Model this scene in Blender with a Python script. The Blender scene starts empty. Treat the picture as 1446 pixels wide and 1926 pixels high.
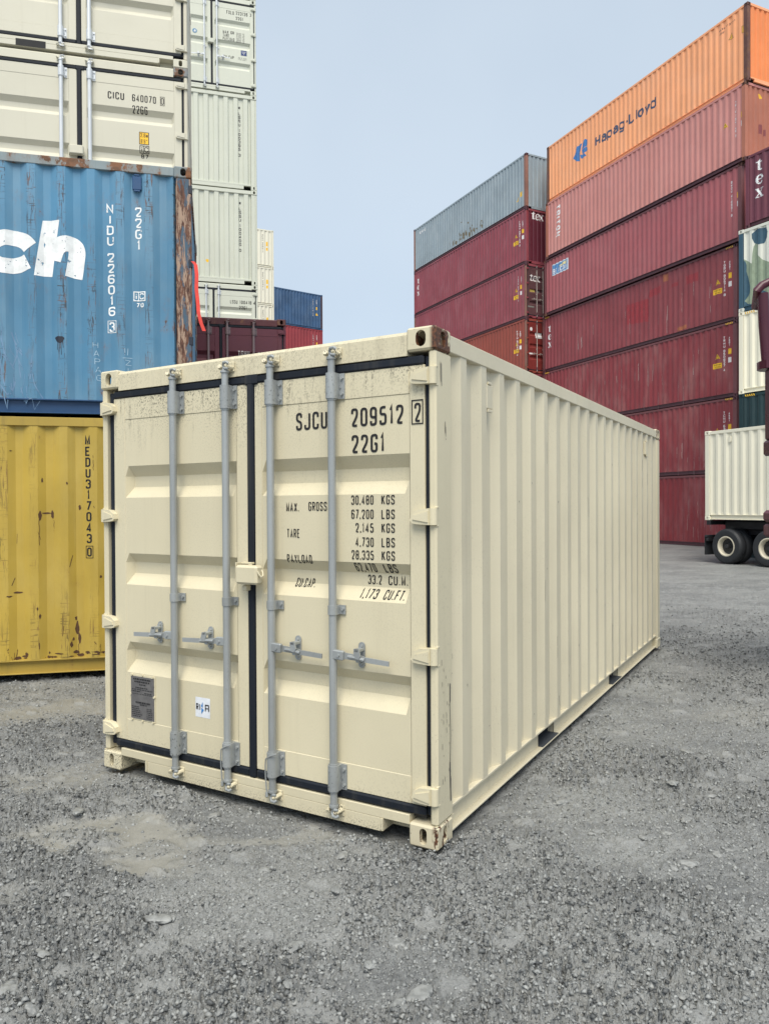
import bpy, bmesh, math, random
import numpy as np
from mathutils import Vector, Matrix
R = math.radians
random.seed(7)
sc = bpy.context.scene
col = sc.collection

# ------------------------------------------------------------------ camera
cam_d = bpy.data.cameras.new('camera')
cam = bpy.data.objects.new('camera', cam_d); col.objects.link(cam)
cam_d.sensor_fit = 'HORIZONTAL'; cam_d.sensor_width = 36.0
cam_d.lens = 36.0 * 1388.8 / 1446.0
cam_d.clip_start = 0.05; cam_d.clip_end = 2000
cam.matrix_world = Matrix.Translation((0, 0, 1.7054)) @ Matrix.Rotation(math.pi/2 - 0.008415, 4, 'X') @ Matrix.Rotation(-0.0055, 4, 'Z')
sc.camera = cam

# ------------------------------------------------------------------ sky and sun (bright overcast)
SUN_EL, SUN_AZ = R(58), R(-3)          # azimuth measured from straight behind the camera
w = bpy.data.worlds.new('World'); sc.world = w; w.use_nodes = True
nt = w.node_tree; nt.nodes.clear()
out = nt.nodes.new('ShaderNodeOutputWorld'); bg = nt.nodes.new('ShaderNodeBackground')
sky = nt.nodes.new('ShaderNodeTexSky'); sky.sky_type = 'NISHITA'; sky.sun_disc = False
sky.sun_elevation = SUN_EL; sky.sun_rotation = math.pi + SUN_AZ
sky.air_density = 1.0; sky.dust_density = 2.0; sky.ozone_density = 1.0
mixs = nt.nodes.new('ShaderNodeMix'); mixs.data_type = 'RGBA'
mixs.inputs[0].default_value = 0.80
cl = nt.nodes.new('ShaderNodeTexNoise'); cl.inputs['Scale'].default_value = 1.6; cl.inputs['Detail'].default_value = 4
clr = nt.nodes.new('ShaderNodeValToRGB')
clr.color_ramp.elements[0].position = 0.3; clr.color_ramp.elements[0].color = (2.32, 2.74, 3.18, 1)
clr.color_ramp.elements[1].position = 0.7; clr.color_ramp.elements[1].color = (2.95, 3.34, 3.66, 1)
tcw = nt.nodes.new('ShaderNodeTexCoord')
nt.links.new(tcw.outputs['Generated'], cl.inputs['Vector'])
nt.links.new(cl.outputs[0], clr.inputs[0])
nt.links.new(sky.outputs[0], mixs.inputs[6]); nt.links.new(clr.outputs[0], mixs.inputs[7])
nt.links.new(mixs.outputs[2], bg.inputs[0]); bg.inputs[1].default_value = 0.094
nt.links.new(bg.outputs[0], out.inputs[0])
sd = bpy.data.lights.new('sun', 'SUN'); sd.energy = 1.5; sd.angle = R(40); sd.color = (1.0, 0.94, 0.82)
so = bpy.data.objects.new('sun', sd); col.objects.link(so)
sdir = Vector((math.sin(SUN_AZ)*math.cos(SUN_EL), -math.cos(SUN_AZ)*math.cos(SUN_EL), math.sin(SUN_EL)))
so.rotation_euler = sdir.to_track_quat('Z', 'Y').to_euler(); so.location = (0, -10, 30)
vs = sc.view_settings
vs.view_transform = 'Standard'; vs.look = 'None'; vs.gamma = 1.0; vs.exposure = 1.35; vs.use_curve_mapping = False

# ------------------------------------------------------------------ helpers: mesh building
class MB:
    def __init__(s): s.v = []; s.f = []
    def add(s, vs, fs):
        o = len(s.v); s.v += [tuple(p) for p in vs]; s.f += [tuple(o+i for i in f) for f in fs]
    def box(s, x0, x1, y0, y1, z0, z1, c=0.0):
        if x0 > x1: x0, x1 = x1, x0
        if y0 > y1: y0, y1 = y1, y0
        if z0 > z1: z0, z1 = z1, z0
        if c <= 0:
            s.add([(x0,y0,z0),(x1,y0,z0),(x1,y1,z0),(x0,y1,z0),(x0,y0,z1),(x1,y0,z1),(x1,y1,z1),(x0,y1,z1)],
                  [(0,3,2,1),(4,5,6,7),(0,1,5,4),(1,2,6,5),(2,3,7,6),(3,0,4,7)]); return
        s.cbox(x0, x1, y0, y1, z0, z1, c)
    def cbox(s, x0, x1, y0, y1, z0, z1, c, skip=()):
        lo = (x0, y0, z0); hi = (x1, y1, z1)
        c = min(c, 0.45*(x1-x0), 0.45*(y1-y0), 0.45*(z1-z0))
        idx = {}; vs = []
        for sx in (0, 1):
            for sy in (0, 1):
                for sz in (0, 1):
                    sg = (sx, sy, sz)
                    for ax in range(3):
                        p = []
                        for k in range(3):
                            base = hi[k] if sg[k] else lo[k]
                            p.append(base if k == ax else (base - c if sg[k] else base + c))
                        idx[(sg, ax)] = len(vs); vs.append(p)
        fs = []
        for ax in range(3):
            a, b = [(1, 2), (2, 0), (0, 1)][ax]
            for sd_ in (0, 1):
                if (ax, sd_) in skip: continue
                q = []
                for (u, v) in ((0,0),(1,0),(1,1),(0,1)):
                    sg = [0,0,0]; sg[ax] = sd_; sg[a] = u; sg[b] = v
                    q.append(idx[(tuple(sg), ax)])
                fs.append(q if sd_ else q[::-1])
        for ax in range(3):       # edges along ax
            a, b = [(1, 2), (2, 0), (0, 1)][ax]
            for u in (0, 1):
                for v in (0, 1):
                    s0 = [0,0,0]; s0[a] = u; s0[b] = v; s1 = list(s0); s1[ax] = 1
                    s0 = tuple(s0); s1 = tuple(s1)
                    fs.append([idx[(s0,a)], idx[(s1,a)], idx[(s1,b)], idx[(s0,b)]])
        for sx in (0, 1):
            for sy in (0, 1):
                for sz in (0, 1):
                    fs.append([idx[((sx,sy,sz),k)] for k in range(3)])
        s.add(vs, fs)
    def cyl(s, p0, p1, r, n=12, r1=None, caps=True):
        p0 = Vector(p0); p1 = Vector(p1); d = (p1-p0).normalized(); r1 = r if r1 is None else r1
        u = d.orthogonal().normalized(); v = d.cross(u)
        vs = []
        for p, rr in ((p0, r), (p1, r1)):
            for i in range(n):
                t = 2*math.pi*i/n; vs.append(p + u*(rr*math.cos(t)) + v*(rr*math.sin(t)))
        fs = [(i, (i+1) % n, n+(i+1) % n, n+i) for i in range(n)]
        if caps: fs += [tuple(range(n))[::-1], tuple(range(n, 2*n))]
        s.add(vs, fs)
    def tube(s, pts, r, n=10):
        pts = [Vector(p) for p in pts]; vs = []; prev = None
        for i, p in enumerate(pts):
            d = (pts[min(i+1, len(pts)-1)] - pts[max(i-1, 0)]).normalized()
            if prev is None: u = d.orthogonal().normalized()
            else: u = (prev - d*prev.dot(d)).normalized()
            prev = u; v = d.cross(u)
            for k in range(n):
                t = 2*math.pi*k/n; vs.append(p + u*(r*math.cos(t)) + v*(r*math.sin(t)))
        fs = []
        for i in range(len(pts)-1):
            for k in range(n):
                fs.append((i*n+k, i*n+(k+1) % n, (i+1)*n+(k+1) % n, (i+1)*n+k))
        fs += [tuple(range(n))[::-1], tuple(range((len(pts)-1)*n, len(pts)*n))]
        s.add(vs, fs)
    def prism(s, poly, d0, d1, f):
        """poly: 2D points, extruded from d0 to d1; f(a, b, d) -> xyz"""
        n = len(poly)
        s.add([f(a, b, d0) for a, b in poly] + [f(a, b, d1) for a, b in poly],
              [tuple(range(n))[::-1], tuple(range(n, 2*n))] + [(i, (i+1) % n, n+(i+1) % n, n+i) for i in range(n)])
    def lathe(s, prof, f, n=24):
        """prof: (r, h) pairs, f(x, y, h) -> xyz"""
        vs = []
        for r, h in prof:
            for i in range(n):
                t = 2*math.pi*i/n; vs.append(f(r*math.cos(t), r*math.sin(t), h))
        fs = []
        for j in range(len(prof)-1):
            for i in range(n):
                fs.append((j*n+i, j*n+(i+1) % n, (j+1)*n+(i+1) % n, (j+1)*n+i))
        s.add(vs, fs)
    def holed(s, rect, hole, depth, f, cap=True):
        """rect (a0,a1,b0,b1) with a hole (list of 2D points), tube of that depth; f(a,b,d)->xyz"""
        a0, a1, b0, b1 = rect
        ca = sum(p[0] for p in hole)/len(hole); cb = sum(p[1] for p in hole)/len(hole)
        n = len(hole); outer = []; sides = []
        for a, b in hole:
            da, db = a-ca, b-cb
            ts = []
            if abs(da) > 1e-9: ts.append((((a1 if da > 0 else a0)-ca)/da, 0 if da > 0 else 2))
            if abs(db) > 1e-9: ts.append((((b1 if db > 0 else b0)-cb)/db, 1 if db > 0 else 3))
            t, sd_ = min(ts); outer.append((ca+da*t, cb+db*t)); sides.append(sd_)
        vs = [f(a, b, 0) for a, b in hole] + [f(a, b, 0) for a, b in outer] + [f(a, b, depth) for a, b in hole]
        fs = []
        corner = [(a1,b1), (a0,b1), (a0,b0), (a1,b0)]      # after side 0 (right), 1 (top), 2 (left), 3 (bottom)
        for i in range(n):
            j = (i+1) % n
            fs.append((i, j, 2*n+j, 2*n+i)); ring = []; k = sides[i]
            while k != sides[j]:
                ring.append(len(vs)); vs.append(f(corner[k][0], corner[k][1], 0)); k = (k+1) % 4
            fs.append(tuple([j, i, n+i] + ring + [n+j]))
        if cap: fs.append(tuple(range(2*n, 3*n)))
        s.add(vs, fs)
    def mesh(s, name, smooth=True, angle=32, recalc=True):
        me = bpy.data.meshes.new(name)
        me.from_pydata(s.v, [], s.f)
        if recalc:
            bm = bmesh.new(); bm.from_mesh(me); bmesh.ops.recalc_face_normals(bm, faces=bm.faces); bm.to_mesh(me); bm.free()
        me.materials.append(None)
        if smooth:
            me.polygons.foreach_set('use_smooth', [True]*len(me.polygons)); me.set_sharp_from_angle(angle=R(angle))
        me.update()
        return me

CACHE = {}
def cached(key, fn, **kw):
    if key not in CACHE:
        b = MB(); fn(b); CACHE[key] = b.mesh(key[0] if isinstance(key, tuple) else key, **kw)
    return CACHE[key]

def link(name, me, mat=None, parent=None, loc=(0,0,0), rot=(0,0,0), scale=(1,1,1)):
    o = bpy.data.objects.new(name, me); col.objects.link(o)
    if parent is not None: o.parent = parent
    o.location = loc; o.rotation_euler = rot; o.scale = scale
    if mat is not None and me is not None:
        if not me.materials: me.materials.append(None)
        o.material_slots[0].link = 'OBJECT'; o.material_slots[0].material = mat
    return o
def empty(name, loc, rz, label, cat, group=None):
    o = bpy.data.objects.new(name, None); col.objects.link(o)
    o.location = loc; o.rotation_euler = (0, 0, rz); o.empty_display_size = 0.3
    o['label'] = label; o['category'] = cat
    if group: o['group'] = group
    return o

# ------------------------------------------------------------------ helpers: materials
class NT:
    def __init__(s, name):
        s.m = bpy.data.materials.new(name); s.m.use_nodes = True; s.t = s.m.node_tree; s.t.nodes.clear()
        s.out = s.n('OutputMaterial'); s.p = s.n('BsdfPrincipled'); s.l(s.p.outputs[0], s.out.inputs[0])
    def n(s, t, **kw):
        nd = s.t.nodes.new('ShaderNode'+t)
        for k, v in kw.items(): setattr(nd, k, v)
        return nd
    def l(s, a, b): s.t.links.new(a, b)
    def val(s, sock, v):
        if isinstance(v, (int, float, tuple, list)):
            sock.default_value = (tuple(v)+(1,))[:4] if (isinstance(v, (tuple, list)) and sock.type == 'RGBA') else v
        else: s.l(v, sock)
    def math(s, op, a, b=0.0, c=None):
        nd = s.n('Math', operation=op); s.val(nd.inputs[0], a); s.val(nd.inputs[1], b)
        if c is not None: s.val(nd.inputs[2], c)
        return nd.outputs[0]
    def mix(s, fac, a, b, bt='MIX'):
        nd = s.n('Mix'); nd.data_type = 'RGBA'; nd.blend_type = bt
        s.val(nd.inputs[0], fac); s.val(nd.inputs[6], a); s.val(nd.inputs[7], b); return nd.outputs[2]
    def noise(s, vec, scale, detail=4, rough=0.55, dist=0.0):
        nd = s.n('TexNoise'); s.l(vec, nd.inputs['Vector']); nd.inputs['Scale'].default_value = scale
        nd.inputs['Detail'].default_value = detail; nd.inputs['Roughness'].default_value = rough
        nd.inputs['Distortion'].default_value = dist; return nd.outputs[0]
    def ramp(s, fac, a, b, c0=0.0, c1=1.0):
        nd = s.n('MapRange'); nd.interpolation_type = 'SMOOTHSTEP'
        s.val(nd.inputs[0], fac)
        for k, v in zip((1,2,3,4), (a, b, c0, c1)): nd.inputs[k].default_value = v
        return nd.outputs[0]
    def coords(s, rnd=True):
        tc = s.n('TexCoord'); s.tc = tc
        if not rnd: return tc.outputs['Object']
        oi = s.n('ObjectInfo'); s.oi = oi
        m = s.math('MULTIPLY', oi.outputs['Random'], 61.0)
        va = s.n('VectorMath', operation='ADD'); s.l(tc.outputs['Object'], va.inputs[0]); s.l(m, va.inputs[1])
        return va.outputs[0]
    def scale(s, vec, xyz):
        nd = s.n('Mapping'); s.l(vec, nd.inputs[0]); nd.inputs['Scale'].default_value = xyz; return nd.outputs[0]

RUST_D = (0.045, 0.018, 0.010); RUST_L = (0.20, 0.075, 0.03)
def paint(name, c, var=0.10, streak=0.2, streak_col=(0.05,0.045,0.04), speck=0.0, rust=0.0, rough=0.5, fade=0.0,
          fade_col=(0.75,0.72,0.7), marks=0.0, marks_col=(0.03,0.025,0.025), bump=0.03, topdirt=None, metal=0.0):
    g = NT(name); v = g.coords(); raw = g.tc.outputs['Object']
    n1 = g.noise(v, 0.9, 5)
    cc = g.mix(g.ramp(n1, 0.25, 0.75), tuple(x*(1-var) for x in c), tuple(min(1, x*(1+var)) for x in c))
    if fade:
        nf = g.noise(g.scale(v, (1.2, 1.2, 0.5)), 1.3, 5, 0.6)
        cc = g.mix(g.math('MULTIPLY', g.ramp(nf, 0.42, 0.72), fade), cc, fade_col)
        ns = g.noise(g.scale(v, (7, 7, 0.25)), 3.0, 4, 0.6)
        cc = g.mix(g.math('MULTIPLY', g.ramp(ns, 0.60, 0.78), fade*0.8), cc, fade_col)
    if streak:
        n2 = g.noise(g.scale(v, (6, 6, 0.22)), 2.2, 6, 0.62)
        cc = g.mix(g.math('MULTIPLY', g.ramp(n2, 0.52, 0.80), streak), cc, streak_col)
    if speck:
        n3 = g.noise(g.scale(v, (1, 1, 0.6)), 120, 3, 0.6); n4 = g.noise(v, 1.7, 3)
        f = g.math('MULTIPLY', g.ramp(n3, 0.60, 0.66), g.ramp(n4, 0.40, 0.62, 0.15, 1.0))
        f = g.math('MULTIPLY', f, min(1.0, speck*1.25))
        if topdirt:
            n3b = g.noise(g.scale(v, (1, 1, 0.7)), 150, 3, 0.6); f = g.math('MULTIPLY', g.ramp(n3b, 0.54, 0.60), g.ramp(n4, 0.38, 0.58, 0.25, 1.0)); f = g.math('MULTIPLY', f, speck)
            sp = g.n('SeparateXYZ'); g.l(raw, sp.inputs[0])
            hi = g.ramp(sp.outputs[2], topdirt[0], topdirt[1]); lo = g.ramp(sp.outputs[2], topdirt[3], topdirt[2])
            f = g.math('MULTIPLY', f, g.math('ADD', g.math('MAXIMUM', hi, lo), 0.10))
            nst = g.noise(g.scale(v, (1, 1, 0.10)), 30, 4, 0.65)
            f2 = g.math('MULTIPLY', g.ramp(nst, 0.55, 0.66), g.math('MULTIPLY', hi, 0.8*speck))
            nbr = g.noise(v, 110, 2, 0.5)
            f2 = g.math('MULTIPLY', f2, g.ramp(nbr, 0.40, 0.56))
            f = g.math('MAXIMUM', f, f2)
        cc = g.mix(f, cc, (0.035, 0.032, 0.026))
    if marks:      # scuffs along the proud ribs of a corrugated wall
        sp = g.n('SeparateXYZ'); g.l(raw, sp.inputs[0])
        fr = g.math('FRACT', g.math('DIVIDE', g.math('SUBTRACT', sp.outputs[1], 0.19), 0.2773))
        band = g.math('MULTIPLY', g.ramp(fr, 0.43, 0.49), g.ramp(fr, 0.80, 0.74))
        nm = g.noise(g.scale(v, (1, 16, 1.5)), 3.2, 5, 0.72, 0.6); nm2 = g.noise(g.scale(v, (1,1,0.7)), 1.1, 3)
        f = g.math('MULTIPLY', g.math('MULTIPLY', g.ramp(nm, 0.53, 0.60), g.ramp(nm2, 0.36, 0.55)), band)
        nh = g.noise(g.scale(v, (1, 2.0, 22)), 3.0, 3, 0.6)
        f3 = g.math('MULTIPLY', g.math('MULTIPLY', g.ramp(nh, 0.58, 0.64), band), g.ramp(nm2, 0.40, 0.55))
        f = g.math('MAXIMUM', f, g.math('MULTIPLY', f3, 0.8))
        nk = g.noise(g.scale(v, (1, 1.0, 1.0)), 9.0, 3)
        mk = g.mix(g.ramp(nk, 0.45, 0.6), marks_col, (0.13, 0.055, 0.025))
        cc = g.mix(g.math('MULTIPLY', f, marks), cc, mk)
    if rust:
        n5 = g.noise(g.scale(v, (1.3, 1.3, 0.8)), 3.2, 9, 0.70); n6 = g.noise(v, 14, 5, 0.6)
        rc = g.mix(g.ramp(n6, 0.35, 0.65), RUST_D, RUST_L)
        th = 0.74 - 0.30*rust
        cc = g.mix(g.ramp(n5, th, th+0.035), cc, rc)
        halo = g.math('MULTIPLY', g.ramp(n5, th-0.10, th+0.03), 0.35*min(1, rust*2))
        cc = g.mix(halo, cc, (0.22, 0.11, 0.05))
    g.l(cc, g.p.inputs['Base Color'])
    g.l(g.ramp(g.noise(v, 6, 3), 0.3, 0.7, rough-0.08, rough+0.10), g.p.inputs['Roughness'])
    g.p.inputs['Metallic'].default_value = metal
    if bump:
        bn = g.n('Bump'); bn.inputs['Strength'].default_value = bump; bn.inputs['Distance'].default_value = 0.02
        g.l(g.noise(v, 5.0, 6, 0.55), bn.inputs['Height']); g.l(bn.outputs[0], g.p.inputs['Normal'])
    return g.m
def flat(name, c, rough=0.6, wear=0.0, metal=0.0):
    g = NT(name); v = g.coords()
    n = g.noise(v, 9, 5, 0.65)
    cc = g.mix(g.ramp(n, 0.3, 0.7), tuple(x*0.88 for x in c), tuple(min(1, x*1.1) for x in c))
    g.l(cc, g.p.inputs['Base Color']); g.p.inputs['Roughness'].default_value = rough; g.p.inputs['Metallic'].default_value = metal
    if wear:       # flaked print: holes let the paint below show through
        tr = g.n('BsdfTransparent'); mx = g.n('MixShader')
        f = g.ramp(g.noise(g.scale(v, (1, 1.6, 0.9)), 11, 6, 0.72), 0.66-0.16*wear, 0.70-0.16*wear)
        g.l(f, mx.inputs[0]); g.l(g.p.outputs[0], mx.inputs[1]); g.l(tr.outputs[0], mx.inputs[2]); g.l(mx.outputs[0], g.out.inputs[0])
    return g.m

M = {}
M['cream'] = paint('beige_paint', (0.645,0.585,0.42), var=0.05, streak=0.10, speck=0.15, rough=0.48, bump=0.025, streak_col=(0.25,0.21,0.13))
M['cream_front'] = paint('beige_door_paint', (0.645,0.585,0.42), var=0.05, streak=0.12, speck=0.85, rough=0.5, bump=0.02, streak_col=(0.22,0.18,0.11), topdirt=(1.95, 2.5, 0.05, 0.30))
M['cream_sill'] = paint('beige_sill_paint', (0.63,0.57,0.41), var=0.06, streak=0.12, speck=0.75, rough=0.5, bump=0.02, streak_col=(0.20,0.17,0.11), topdirt=(2.2, 2.6, 0.035, 0.10))
M['cream_header'] = paint('beige_header_paint', (0.63,0.57,0.41), var=0.05, streak=0.40, speck=0.35, rough=0.5, bump=0.02, streak_col=(0.20,0.17,0.11), topdirt=(2.2, 2.6, 0.05, 0.30))
M['cream_side'] = paint('beige_side_paint', (0.63,0.575,0.43), var=0.07, streak=0.20, speck=0.12, rough=0.42, bump=0.10, streak_col=(0.36,0.31,0.23))
def rusty_casting(name, c, amount):
    g = NT(name); v = g.coords(); nrm = g.tc.outputs['Normal']
    sp = g.n('SeparateXYZ'); g.l(nrm, sp.inputs[0])
    so2 = g.n('SeparateXYZ'); g.l(g.tc.outputs['Object'], so2.inputs[0])
    side = g.math('MAXIMUM', g.ramp(sp.outputs[0], 0.55, 0.8), g.ramp(so2.outputs[0], -.040, -.012))
    n5 = g.noise(g.scale(v, (1, 1, 0.35)), 22, 8, 0.72); n6 = g.noise(v, 70, 4)
    f = g.math('MULTIPLY', g.ramp(n5, 0.62-0.2*amount, 0.64-0.2*amount), side)
    nf = g.noise(v, 30, 7, 0.7)
    f = g.math('MAXIMUM', f, g.math('MULTIPLY', g.ramp(nf, 0.63, 0.68), 0.8))
    rc = g.mix(g.ramp(n6, 0.35, 0.65), (0.04, 0.016, 0.009), (0.15, 0.055, 0.022))
    g.l(g.mix(f, c, rc), g.p.inputs['Base Color']); g.p.inputs['Roughness'].default_value = 0.6
    bn = g.n('Bump'); bn.inputs['Strength'].default_value = 0.5; bn.inputs['Distance'].default_value = 0.004
    g.l(g.math('MULTIPLY', f, -1.0), bn.inputs['Height']); g.l(bn.outputs[0], g.p.inputs['Normal'])
    return g.m
M['cream_rust'] = rusty_casting('beige_casting_rusted', (0.62,0.56,0.40), 0.95)
M['cream_rust2'] = rusty_casting('beige_casting_chipped', (0.60,0.54,0.39), 0.45)
M['gasket'] = flat('black_rubber', (0.014,0.018,0.026), 0.6)
M['gasket_old'] = paint('dusty_rubber', (0.012,0.016,0.024), var=0.25, streak=0.35, streak_col=(0.10,0.095,0.08), rough=0.6, speck=0.4)
for k_ in ('gasket', 'gasket_old'):
    for nd_ in M[k_].node_tree.nodes:
        if nd_.type == 'BSDF_PRINCIPLED': nd_.inputs['Specular IOR Level'].default_value = .22
M['galv'] = paint('galvanised_steel', (0.36,0.38,0.385), var=0.14, streak=0.20, rough=0.36, metal=0.35, bump=0.0, speck=0.12)
M['galv_dirty'] = paint('galvanised_steel_speckled', (0.34,0.36,0.365), var=0.16, streak=0.25, rough=0.45, metal=0.3, bump=0.0, speck=0.9)
M['galv_new'] = paint('bright_galvanised_steel', (0.62,0.65,0.68), var=0.06, streak=0.05, rough=0.38, metal=0.2, bump=0.0)
M['black'] = flat('black_lettering', (0.010,0.010,0.012), 0.7)
M['black_worn'] = flat('worn_black_lettering', (0.03,0.03,0.034), 0.6, wear=0.35)
M['grey_print'] = flat('faded_grey_print', (0.20,0.20,0.18), 0.6)
M['white_print'] = flat('white_lettering', (0.80,0.82,0.83), 0.55, wear=0.30)
M['white_far'] = flat('white_print', (0.78,0.76,0.76), 0.6)
M['chalk'] = flat('chalk', (0.42,0.58,0.70), 0.9, wear=0.5)
M['yellow_print'] = flat('yellow_sticker', (0.85,0.50,0.02), 0.5)
M['painted_dark'] = flat('shade_and_print_black', (0.02,0.02,0.022), 0.8)  # near-black for one pocket opening's painted shade and for the plate print
M['pocket'] = flat('shaded_pocket_steel', (.045,.052,.062), 0.7)  # grey-blue steel, darkened to paint in the shade inside the fork pockets
M['floor'] = flat('underfloor', (0.05,0.048,0.045), 0.8)

# ------------------------------------------------------------------ stroke lettering
G = {
'0': [[(0,0),(0,1),(1,1),(1,0),'c']], '1': [[(0.15,.80),(.62,1),(.62,0)]], '2': [[(0,.74),(0,1),(1,1),(1,.60),(0,0.0),(1,0)]],
'3': [[(0,.78),(0,1),(1,1),(1,.53),(.4,.53)],[(.4,.531),(1,.531),(1,0),(0,0),(0,.22)]], '4': [[(.72,0),(.72,1),(0,.25),(1,.25)]],
'5': [[(1,1),(0.04,1),(0,.56),(1,.60),(1,0),(0,0),(0,.22)]], '6': [[(1,.78),(1,1),(0,1),(0,0),(1,0),(1,.56),(.06,.56)]],
'7': [[(0,1),(1,1),(.30,0)]], '8': [[(.5,.52),(0,.52),(0,1),(1,1),(1,.52),'c'],[(.5,.521),(0,.521),(0,0),(1,0),(1,.521),'c']],
'9': [[(0,.22),(0,0),(1,0),(1,1),(0,1),(0,.44),(.94,.44)]],
'A': [[(0,0),(.5,1),(1,0)],[(.2,.3),(.8,.3)]], 'B': [[(.7,.53),(0,.53),(0,1),(.7,1),(.95,.88),(.95,.66)],[(0,.531),(0,0),(.7,0),(1,.12),(1,.42),(.7,.531)],[(.95,.66),(.7,.53)]],
'C': [[(1,.72),(1,1),(0,1),(0,0),(1,0),(1,.28)]], 'D': [[(0,0),(0,1),(.62,1),(.92,.92),(1,.78),(1,.22),(.92,.08),(.62,0),'c']], 'E': [[(1,1),(0,1),(0,0),(1,0)],[(0,.52),(.8,.52)]],
'F': [[(1,1),(0,1),(0,0)],[(0,.52),(.8,.52)]], 'G': [[(1,.75),(1,1),(0,1),(0,0),(1,0),(1,.47),(.55,.47)]], 'H': [[(0,0),(0,1)],[(1,0),(1,1)],[(0,.52),(1,.52)]],
'I': [[(.5,0),(.5,1)]], 'J': [[(1,1),(1,0),(0,0),(0,.26)]], 'K': [[(0,0),(0,1)],[(1,1),(.02,.45)],[(.32,.62),(1,0)]], 'L': [[(0,1),(0,0),(1,0)]],
'M': [[(0,0),(0,1),(.5,.12),(1,1),(1,0)]], 'N': [[(0,0),(0,1),(1,0),(1,1)]], 'O': [[(0,0),(0,1),(1,1),(1,0),'c']], 'P': [[(0,0),(0,1),(.62,1),(.92,.94),(1,.83),(1,.64),(.92,.53),(.62,.47),(.04,.47)]],
'Q': [[(0,0),(0,1),(1,1),(1,0),'c'],[(.6,.3),(1.05,-.05)]], 'R': [[(0,0),(0,1),(.62,1),(.92,.94),(1,.84),(1,.66),(.92,.55),(.62,.49),(.04,.49)],[(.55,.49),(1,0)]], 'S': [[(1,.76),(1,1),(0,1),(0,.56),(1,.46),(1,0),(0,0),(0,.24)]],
'T': [[(0,1),(1,1)],[(.5,1),(.5,0)]], 'U': [[(0,1),(0,0),(1,0),(1,1)]], 'V': [[(0,1),(.5,0),(1,1)]], 'W': [[(0,1),(.25,0),(.5,.7),(.75,0),(1,1)]],
'X': [[(0,0),(1,1)],[(0,1),(1,0)]], 'Y': [[(0,1),(.5,.5),(1,1)],[(.5,.5),(.5,0)]], 'Z': [[(0,1),(1,1),(0,0),(1,0)]],
'.': [[(.5,0),(.5,.10)]], ',': [[(.55,.10),(.45,-.10)]], '-': [[(0.1,.45),(.9,.45)]], "'": [[(.5,1),(.5,.82)]], '"': [[(.25,1),(.25,.82)],[(.75,1),(.75,.82)]], '/': [[(0,0),(1,1)]],
'#': [[(.3,0),(.4,1)],[(.7,0),(.8,1)],[(0,.35),(1,.35)],[(0,.65),(1,.65)]],
'a': [[(.06,.53),(.10,.70),(1,.70),(1,0)],[(1,.41),(0,.41),(0,0),(1,0)]], 'p': [[(0,.72),(0,-.32)],[(0,0),(0,.70),(1,.70),(1,0),'c']], 'g': [[(0,0),(0,.70),(1,.70),(1,0),'c'],[(1,.72),(1,-.30),(0.05,-.30)]],
'l': [[(.5,0),(.5,1.02)]], 'o': [[(0,0),(0,.70),(1,.70),(1,0),'c']], 'y': [[(0,.72),(.5,0)],[(1,.72),(.5,0),(.3,-.32)]], 'd': [[(1,0),(1,1.02)],[(0,0),(0,.70),(1,.70),(1,0),'c']],
'm': [[(0,0),(0,.65),(1,.65),(1,0)],[(.5,.65),(.5,0)]], 'c': [[(1,.52),(1,.70),(0,.70),(0,0),(1,0),(1,.18)]], 'i': [[(.5,0),(.5,.65)],[(.5,.85),(.5,1)]], 'h': [[(0,0),(0,1)],[(0,.68),(1,.68),(1,0)]],
}
ROUND = set('0235689CGJOQSUapgodcmh')
NARROW = {'1': .60, 'I': .35, '.': .30, ',': .30, "'": .3, 'l': .35, 'i': .35, ' ': .62, '-': .7}
def fillet(pts, r, closed):
    if r <= 0 or len(pts) < 3: return pts
    o = []; n = len(pts)
    for i in range(n):
        if not closed and i in (0, n-1): o.append(pts[i]); continue
        p = Vector(pts[i]); a = Vector(pts[i-1]); b = Vector(pts[(i+1) % n])
        da, db = a-p, b-p; la, lb = da.length, db.length
        if la < 1e-6 or lb < 1e-6: o.append(pts[i]); continue
        ang = da.angle(db)
        if ang > R(160): o.append(pts[i]); continue
        q = min(r, .49*la, .49*lb)
        s0 = p+da*(q/la); s1 = p+db*(q/lb)
        for t in (0, .25, .5, .75, 1):
            x = s0*(1-t)**2 + p*(2*t*(1-t)) + s1*t*t; o.append((x.x, x.y))
    return o
def strip(pts, t, closed):
    """2D ribbon polygons of width t with mitred joints"""
    P = [Vector(p) for p in pts]; n = len(P); L = []; Rr = []
    for i in range(n):
        if closed: a, b = P[i-1], P[(i+1) % n]
        else: a, b = P[max(i-1, 0)], P[min(i+1, n-1)]
        d0 = (P[i]-a); d1 = (b-P[i])
        d0 = d0.normalized() if d0.length > 1e-9 else d1.normalized(); d1 = d1.normalized() if d1.length > 1e-9 else d0
        m = d0+d1
        m = m.normalized() if m.length > 1e-3 else d0
        nrm = Vector((-m.y, m.x)); k = min(1/max(m.dot(d0), .2), 2.4)
        L.append(P[i]+nrm*(t/2*k)); Rr.append(P[i]-nrm*(t/2*k))
    q = []
    for i in range(n if closed else n-1):
        j = (i+1) % n; q.append([L[i].copy(), L[j].copy(), Rr[j].copy(), Rr[i].copy()])
    return q
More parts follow.
